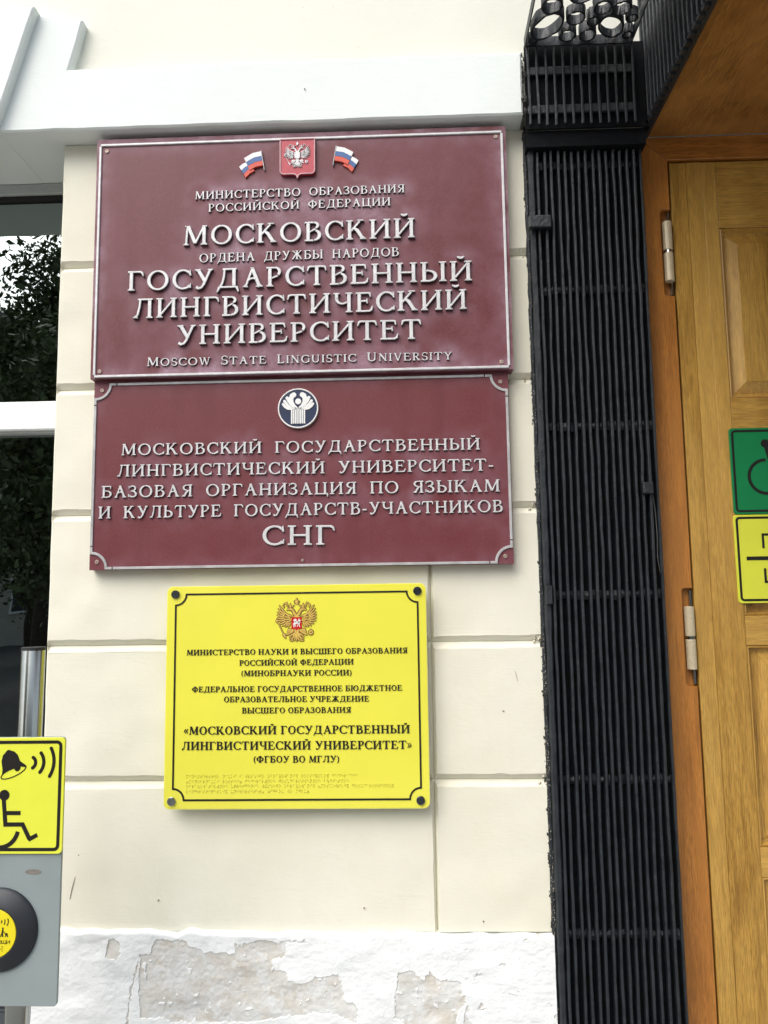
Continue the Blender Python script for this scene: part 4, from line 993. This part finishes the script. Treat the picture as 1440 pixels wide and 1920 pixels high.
# ------------------------------------------------------------ iron grille beside the door
ir = thing('iron_grille_pilaster', (.357, 0, 0), 'tall black iron pilaster of close upright bars between wall and door', 'grille')
def wobble_bar(x, y, z0, z1, wx, wy, seed, amp=.0010, step=.045):
    rg = random.Random(seed); n = max(3, int((z1 - z0) / step)); m = MB(); vs = []; fs = []
    ph = rg.uniform(0, 6); tilt = rg.uniform(-.0012, .0012)
    for i in range(n + 1):
        f = i / n; z = z0 + (z1 - z0) * f; dx = math.sin(ph + f * rg.uniform(5, 7)) * amp + rg.uniform(-amp, amp) * .5 + tilt * (f - .5); dy = rg.uniform(-amp, amp) * .7
        k = 1 + rg.uniform(-.12, .16); hx = wx / 2 * k; c_ = hx * .45
        vs += [(x - hx + dx, y + wy, z), (x - hx + dx, y + c_ + dy, z), (x - hx + c_ + dx, y + dy, z), (x + hx - c_ + dx, y + dy, z), (x + hx + dx, y + c_ + dy, z), (x + hx + dx, y + wy, z)]
    for i in range(n):
        for j in range(6):
            a = i * 6 + j; b = i * 6 + (j + 1) % 6; fs.append((a, b, b + 6, a + 6))
    fs += [tuple(range(6))[::-1], tuple(range(n * 6, n * 6 + 6))]
    m.add(vs, fs); return m
m = MB(); m.box(.2475, .4850, .004, .060, 0.0, 2.400); m.build('back_sheet', IRONBACK, ir)
m = MB(); m.box(.2470, .4860, -.032, .040, 2.4005, 2.4345); m.build('back_sheet', IRONBACK, ir)
for i in range(15):
    wobble_bar(.2700 + i * .01375, -.022, .0, 2.397 + random.uniform(-.003, .002), .0050, .015, i).build('bar', IRON, ir)
m = wobble_bar(.2585, -.0185, 0, 2.42, .0125, .022, 77, .0010, .03); m.build('edge_angle', IRON, ir)
m = wobble_bar(.2490, -.006, 0, 2.45, .0065, .012, 78, .0012, .02); m.build('wall_strip', IRON, ir)
m = wobble_bar(.4785, -.014, 0, 2.44, .0050, .020, 79, .0006, .05); m.build('edge_angle', IRON, ir)
for z in (.30, .62, .885, 1.159, 1.502, 1.831, 2.11, 2.375):
    m = MB(); nseg = 44; vs = []; fs = []
    for i in range(nseg + 1):
        x = .2545 + (.4775 - .2545) * i / nseg; hh = .0070 + random.uniform(-.0028, .0035); yy_ = -.0045 + random.uniform(-.0022, .0022); dz = random.uniform(-.0015, .0015)
        vs += [(x, yy_, z - hh + dz), (x, yy_ - .0025, z + dz), (x, yy_, z + hh + dz), (x, .004, z + hh), (x, .004, z - hh)]
    for i in range(nseg):
        for j in range(5):
            a = i * 5 + j; b = i * 5 + (j + 1) % 5; fs.append((a, a + 5, b + 5, b))
    m.add(vs, fs); m.build('cross_bar', IRON, ir)
m = MB(); m.box(.2462, .2905, -.0345, -.0225, 2.2300, 2.2560, .0015); bevel(m.build('clamp', IRON, ir), .002)
m = MB(); m.box(.4440, .4640, -.0330, -.0200, 1.6920, 1.7145, .0015); bevel(m.build('clamp', IRON, ir), .002)
m = MB(); m.box(.2548, .2660, -.0265, -.0170, 1.485, 1.520, .001); m.build('clamp', IRON, ir)
WIRE = simple("grey_wire", (0.10, 0.10, 0.10), .5)
m = MB(); m.tube([(.4660, -.018, 1.69), (.4700, -.015, 1.66), (.4715, -.014, 1.61), (.4700, -.014, 1.57), (.4745, -.010, 1.545), (.4790, -.002, 1.530)], .0009, 6); tag(m.build('wire', WIRE), 'thin loose grey wire hanging by the small clamp at the door frame', 'wire')

can = thing('entrance_canopy', (.49, -.4, 2.45), 'black iron entrance canopy with barred sides, ring lattice and oak soffit', 'canopy')
m = MB(); m.box(.2480, .4900, -.0385, -.0330, 2.4350, 2.6180); m.build('back_sheet', IRONBACK, can)
for i in range(13):
    wobble_bar(.2532 + i * .01735, -.0535, 2.4365 + random.uniform(-.003, .003), 2.607, .0048, .006, 200 + i, .0006, .03).build('hanging_bar', IRON, can)
for z in (2.472, 2.555):
    m = MB(); m.box(.2500, .4640, -.0470, -.0400, z - .009, z + .009); bevel(m.build('cross_bar', IRON, can), .002)
# ring shelf: flat iron edges and welded rings of pipe
m = MB()
m.box(.2460, .2485, -1.30, -.052, 2.600, 2.622); m.box(.4580, .4605, -1.30, -.052, 2.600, 2.622); m.box(.2488, .4577, -.0565, -.0535, 2.602, 2.622); m.box(.2488, .4577, -1.3, -1.297, 2.602, 2.622)
m.build('shelf_edge', IRON, can)
rings = [(.2835, -.158, .0205, 1.0), (.3330, -.186, .0245, 1.0), (.3800, -.150, .0180, 1.0), (.4170, -.146, .0190, 1.0), (.2835, -.106, .0290, 1.35), (.3345, -.126, .0190, 1.0), (.4080, -.100, .0255, 1.3), (.3275, -.0790, .0175, 1.0), (.3675, -.0790, .0175, 1.0), (.3700, -.116, .0130, 1.0), (.4430, -.120, .0120, 1.0), (.2620, -.068, .0095, 1.0), (.4470, -.075, .0115, 1.0), (.2620, -.19, .010, 1.0), (.4400, -.19, .0180, 1.0), (.2950, -.212, .0170, 1)]
for (x, y, r, k) in list(rings):
    pass
tries = 0
while tries < 6000:
    tries += 1
    r = random.choice((.024, .019, .015, .011)) if tries < 2500 else random.choice((.011, .0085)); x = random.uniform(.249 + r, .457 - r); y = random.uniform(-1.29 + r, -.215)
    if all((x - a) ** 2 + (y - b) ** 2 > (r + rr * (1 + kk) / 2 - .001) ** 2 for a, b, rr, kk in rings): rings.append((x, y, r, 1.0))
for (x, y, r, k) in rings:
    m = MB(); n = 22; vs = []; fs = []; ang = random.uniform(-.7, .7) if k > 1 else 0; h0 = .019 + random.uniform(-.003, .004); th = .0042
    if k > 1: ang = .55 if x < .33 else -.6
    for i in range(n):
        t_ = 2 * PI * i / n
        for (rr, z) in ((r, 2.603), (r, 2.603 + h0), (r - th, 2.603 + h0), (r - th, 2.603)):
            a_ = rr * math.cos(t_) * (.92 if k > 1 else 1); b_ = rr * math.sin(t_) * k
            j_ = random.uniform(-.0011, .0011)
            vs.append((x + a_ * math.cos(ang) - b_ * math.sin(ang) + j_, y + a_ * math.sin(ang) + b_ * math.cos(ang) + j_, z + random.uniform(-.0006, .0006)))
    for i in range(n):
        j = (i + 1) % n
        for q in range(4):
            fs.append((i * 4 + q, i * 4 + (q + 1) % 4, j * 4 + (q + 1) % 4, j * 4 + q))
    m.add(vs, fs); m.build('ring', IRON, can)
# side of the canopy, bars in a row going out from the wall
m = MB(); m.box(.4965, .5000, -2.30, .0115, 2.452, 2.960); m.build('side_sheet', IRONBACK, can)
k = 0; y = -.030
while y > -1.9:
    b = wobble_bar(0, 0, 2.447, 2.955, .0050, .012, 400 + k, .0005, .07)
    b.v = [(.4850 + v[1], y - v[0], v[2]) for v in b.v]
    b.build('side_bar', IRON, can)
    m = MB(); m.box(.4860, .4962, y - .0085, y + .0035, 2.4395, 2.4465); m.build('bar_foot', IRON, can)
    y -= .0205; k += 1
m = MB(); m.box(.4905, .4962, -2.30, -.005, 2.4480, 2.4560); m.box(.4905, .4962, -2.30, -.005, 2.700, 2.712); m.box(.4905, .4962, -2.30, -.005, 2.94, 2.952)
m.build('side_rail', IRON, can)
m = MB(); m.box(.4962, .5030, -2.30, .0115, 2.4380, 2.4510); m.build('side_rail', IRON, can)
m = MB(); m.box(.5032, 2.60, -2.30, .0290, 2.4520, 2.4640); m.build('soffit', SOFFW, can)
m = MB(); m.box(.5010, 2.60, -2.30, .0200, 2.4645, 2.960); m.build('roof_box', IRONBACK, can)
m = MB(); m.box(.5010, 2.62, -2.340, -2.3005, 2.43, 2.97); m.build('front_fascia', IRONBACK, can)

# ------------------------------------------------------------ oak door
door = thing('oak_door', (1.30, .05, 0), 'panelled oak double door in an orange oak frame under the canopy', 'door')
yf = .0300; zt = 2.4510; zi = 2.4000; fx0, fx1 = .4880, .5475
def slot(zc0, zc1, r=.0065, depth=.0205):
    x = fx1; xi = fx1 - depth
    return [(x, zc0), (xi + r, zc0)] + [(xi + r - r * math.sin(R(a)), zc0 + r - r * math.cos(R(a))) for a in (30, 60, 90)] + [(xi + r - r * math.cos(R(a)), zc1 - r + r * math.sin(R(a))) for a in (0, 30, 60)] + [(xi + r, zc1), (x, zc1)]
hp = ((1.324, 1.512), (2.1065, 2.292), (.52, .708))
pts = [(fx0, 0), (fx1, 0)] + slot(*hp[2]) + slot(*hp[0]) + slot(*hp[1]) + [(fx1, zi), (fx0, zt)]
m = MB(); m.prism(pts, yf + .0150, yf, .0012); m.prism([(fx0, 0), (fx1, 0), (fx1, zi), (fx0, zt)], .110, yf + .0152); m.build('frame_post', FRAMEZ, door)
m = MB(); m.prism([(fx0 + .001, zt), (fx1 + .0008, zi + .0004), (2.05, zi + .0004), (2.11, zt)], .110, yf + .0004, .0012); m.build('frame_head', FRAMEX, door)
m = MB(); m.prism([(2.0515, 0), (2.11, 0), (2.11, zt), (2.0515, zi)], .110, yf, .0012); m.build('frame_post', FRAMEZ, door)
m = MB(); m.box(.5478, 2.0512, .086, .100, 0, 2.3995); m.build('rebate', simple("shaded_rebate_oak", (.10, .035, .008), .6, 0, .2), door)  # oak colour darkened to stand for the shadow inside the gap
def leaf(x0, x1):
    SW = .0945; g = .0005; lz = 2.3955
    for xa in (x0, x1 - SW):
        for k_, (u0, u1) in enumerate(((0, .0335), (.0337, .0655), (.0657, SW))):
            m = MB(); m.box(xa + u0, xa + u1, .0345 + (k_ % 2) * .0002, .0850, .01, lz, .0012 if k_ != 1 else .0002); m.build('stile_stave', LEAFZ, door)
    a, b = x0 + SW + g, x1 - SW - g
    rails = [(2.2510, lz), (1.8285, 1.8905), (1.4000, 1.4570), (.9700, 1.0240), (.60, .66), (.01, .16)]
    for (z0, z1) in rails: m = MB(); m.box(a, b, .0352, .0850, z0, z1, .0008); m.build('rail', LEAFX, door)
    for (z1, _), (z0t, z0) in zip(rails[:-1], rails[1:]):
        lo, hi = z0 + .0004, z1 - .0004
        rings_ = [(0, .0385), (.0035, .0365), (.007, .0470), (.011, .0480), (.0120, .0480), (.0330, .0390), (.0345, .0372)]
        m = MB(); vs = []; fs = []
        for (d, y) in rings_: vs += [(a + d, y, lo + d), (b - d, y, lo + d), (b - d, y, hi - d), (a + d, y, hi - d)]
        for i in range(2):
            for j in range(4): fs.append((i * 4 + j, i * 4 + (j + 1) % 4, i * 4 + 4 + (j + 1) % 4, i * 4 + 4 + j))
        m.add(vs[:12], fs); m.build('moulding', LEAFZ, door)
        m = MB(); fs = []
        for i in range(4):
            for j in range(4): fs.append((i * 4 + j, i * 4 + (j + 1) % 4, i * 4 + 4 + (j + 1) % 4, i * 4 + 4 + j))
        fs.append((16, 17, 18, 19)); m.add(vs[8:], fs); m.build('panel', LEAFZ, door)
leaf(.5525, 1.297); leaf(1.303, 2.047)
for (z0, z1), (c0, c1) in zip(hp[:2], ((1.3560, 1.4770), (2.1365, 2.2642))):
    zm = (c0 + c1) / 2; hx = .5392
    m = MB(); m.tube([(hx, .0310, c0), (hx, .0310, zm - .003)], .0095, 20); m.tube([(hx, .0310, zm + .003), (hx, .0310, c1)], .0095, 20)
    o = m.build('hinge', HINGEM, door, False); bevel(o, .0012)
    m = MB(); m.tube([(hx, .0310, zm - .0032), (hx, .0310, zm + .0032)], .0080, 16); m.box(.5432, .5470, .036, .0450, z0 + .004, z1 - .004); m.build('hinge_pin', STEEL, door)
# door signs
gs = thing('green_sign', (.7245, .03, 1.655), 'green square wheelchair sign on the oak door, above the yellow one', 'sign')
yq = .0340
m = MB(); m.prism(rrect(.6380, .8110, 1.6560, 1.8285, .0065), yq, yq - .0028, .0004); m.build('panel', GREENS, gs)
m = MB(); m.stroke(rrect(.6440, .8050, 1.6620, 1.8225, .0058), .0044, yq - .0029, yq - .0032, closed=True); m.build('border_line', BLACKP, gs)
m = MB(); y0_ = yq - .0029
m.prism(ell(.7075, 1.7965, .0085, .0085, 20), y0_, y0_ - .0004)
m.stroke([(.7085, 1.7920), (.7190, 1.7430), (.7480, 1.7430), (.7620, 1.7100), (.7740, 1.7150)], .0078, y0_, y0_ - .0003); m.stroke([(.7130, 1.7640), (.7420, 1.7640)], .0066, y0_, y0_ - .00034)
m.stroke([(.7050 + .0330 * math.cos(R(a)), 1.7300 + .0335 * math.sin(R(a))) for a in range(88, 345, 8)], .0062, y0_, y0_ - .00037); m.build('wheelchair_symbol', BLACKP, gs)
yl = thing('door_pictogram_sign', (.7225, .03, 1.481), 'yellow square sign with black bar on the oak door, under the green sign', 'sign')
m = MB(); m.prism(rrect(.6360, .8090, 1.4815, 1.6545, .0065), yq, yq - .0028, .0004); m.build('panel', YSIGN, yl)
m = MB(); m.stroke(rrect(.6420, .8030, 1.4875, 1.6485, .0058), .0044, yq - .0029, yq - .0032, closed=True); m.build('border_line', BLACKP, yl)
m = MB(); y0_ = yq - .0029
m.stroke([(.6565, 1.5685), (.7890, 1.5685)], .0075, y0_, y0_ - .0003); m.stroke([(.6905, 1.5880), (.6905, 1.6150), (.7545, 1.6150), (.7545, 1.5880)], .0045, y0_, y0_ - .0003); m.stroke([(.6905, 1.5490), (.6905, 1.5225), (.7545, 1.5225), (.7545, 1.5490)], .0045, y0_, y0_ - .0003)
m.build('bar_symbol', BLACKP, yl)
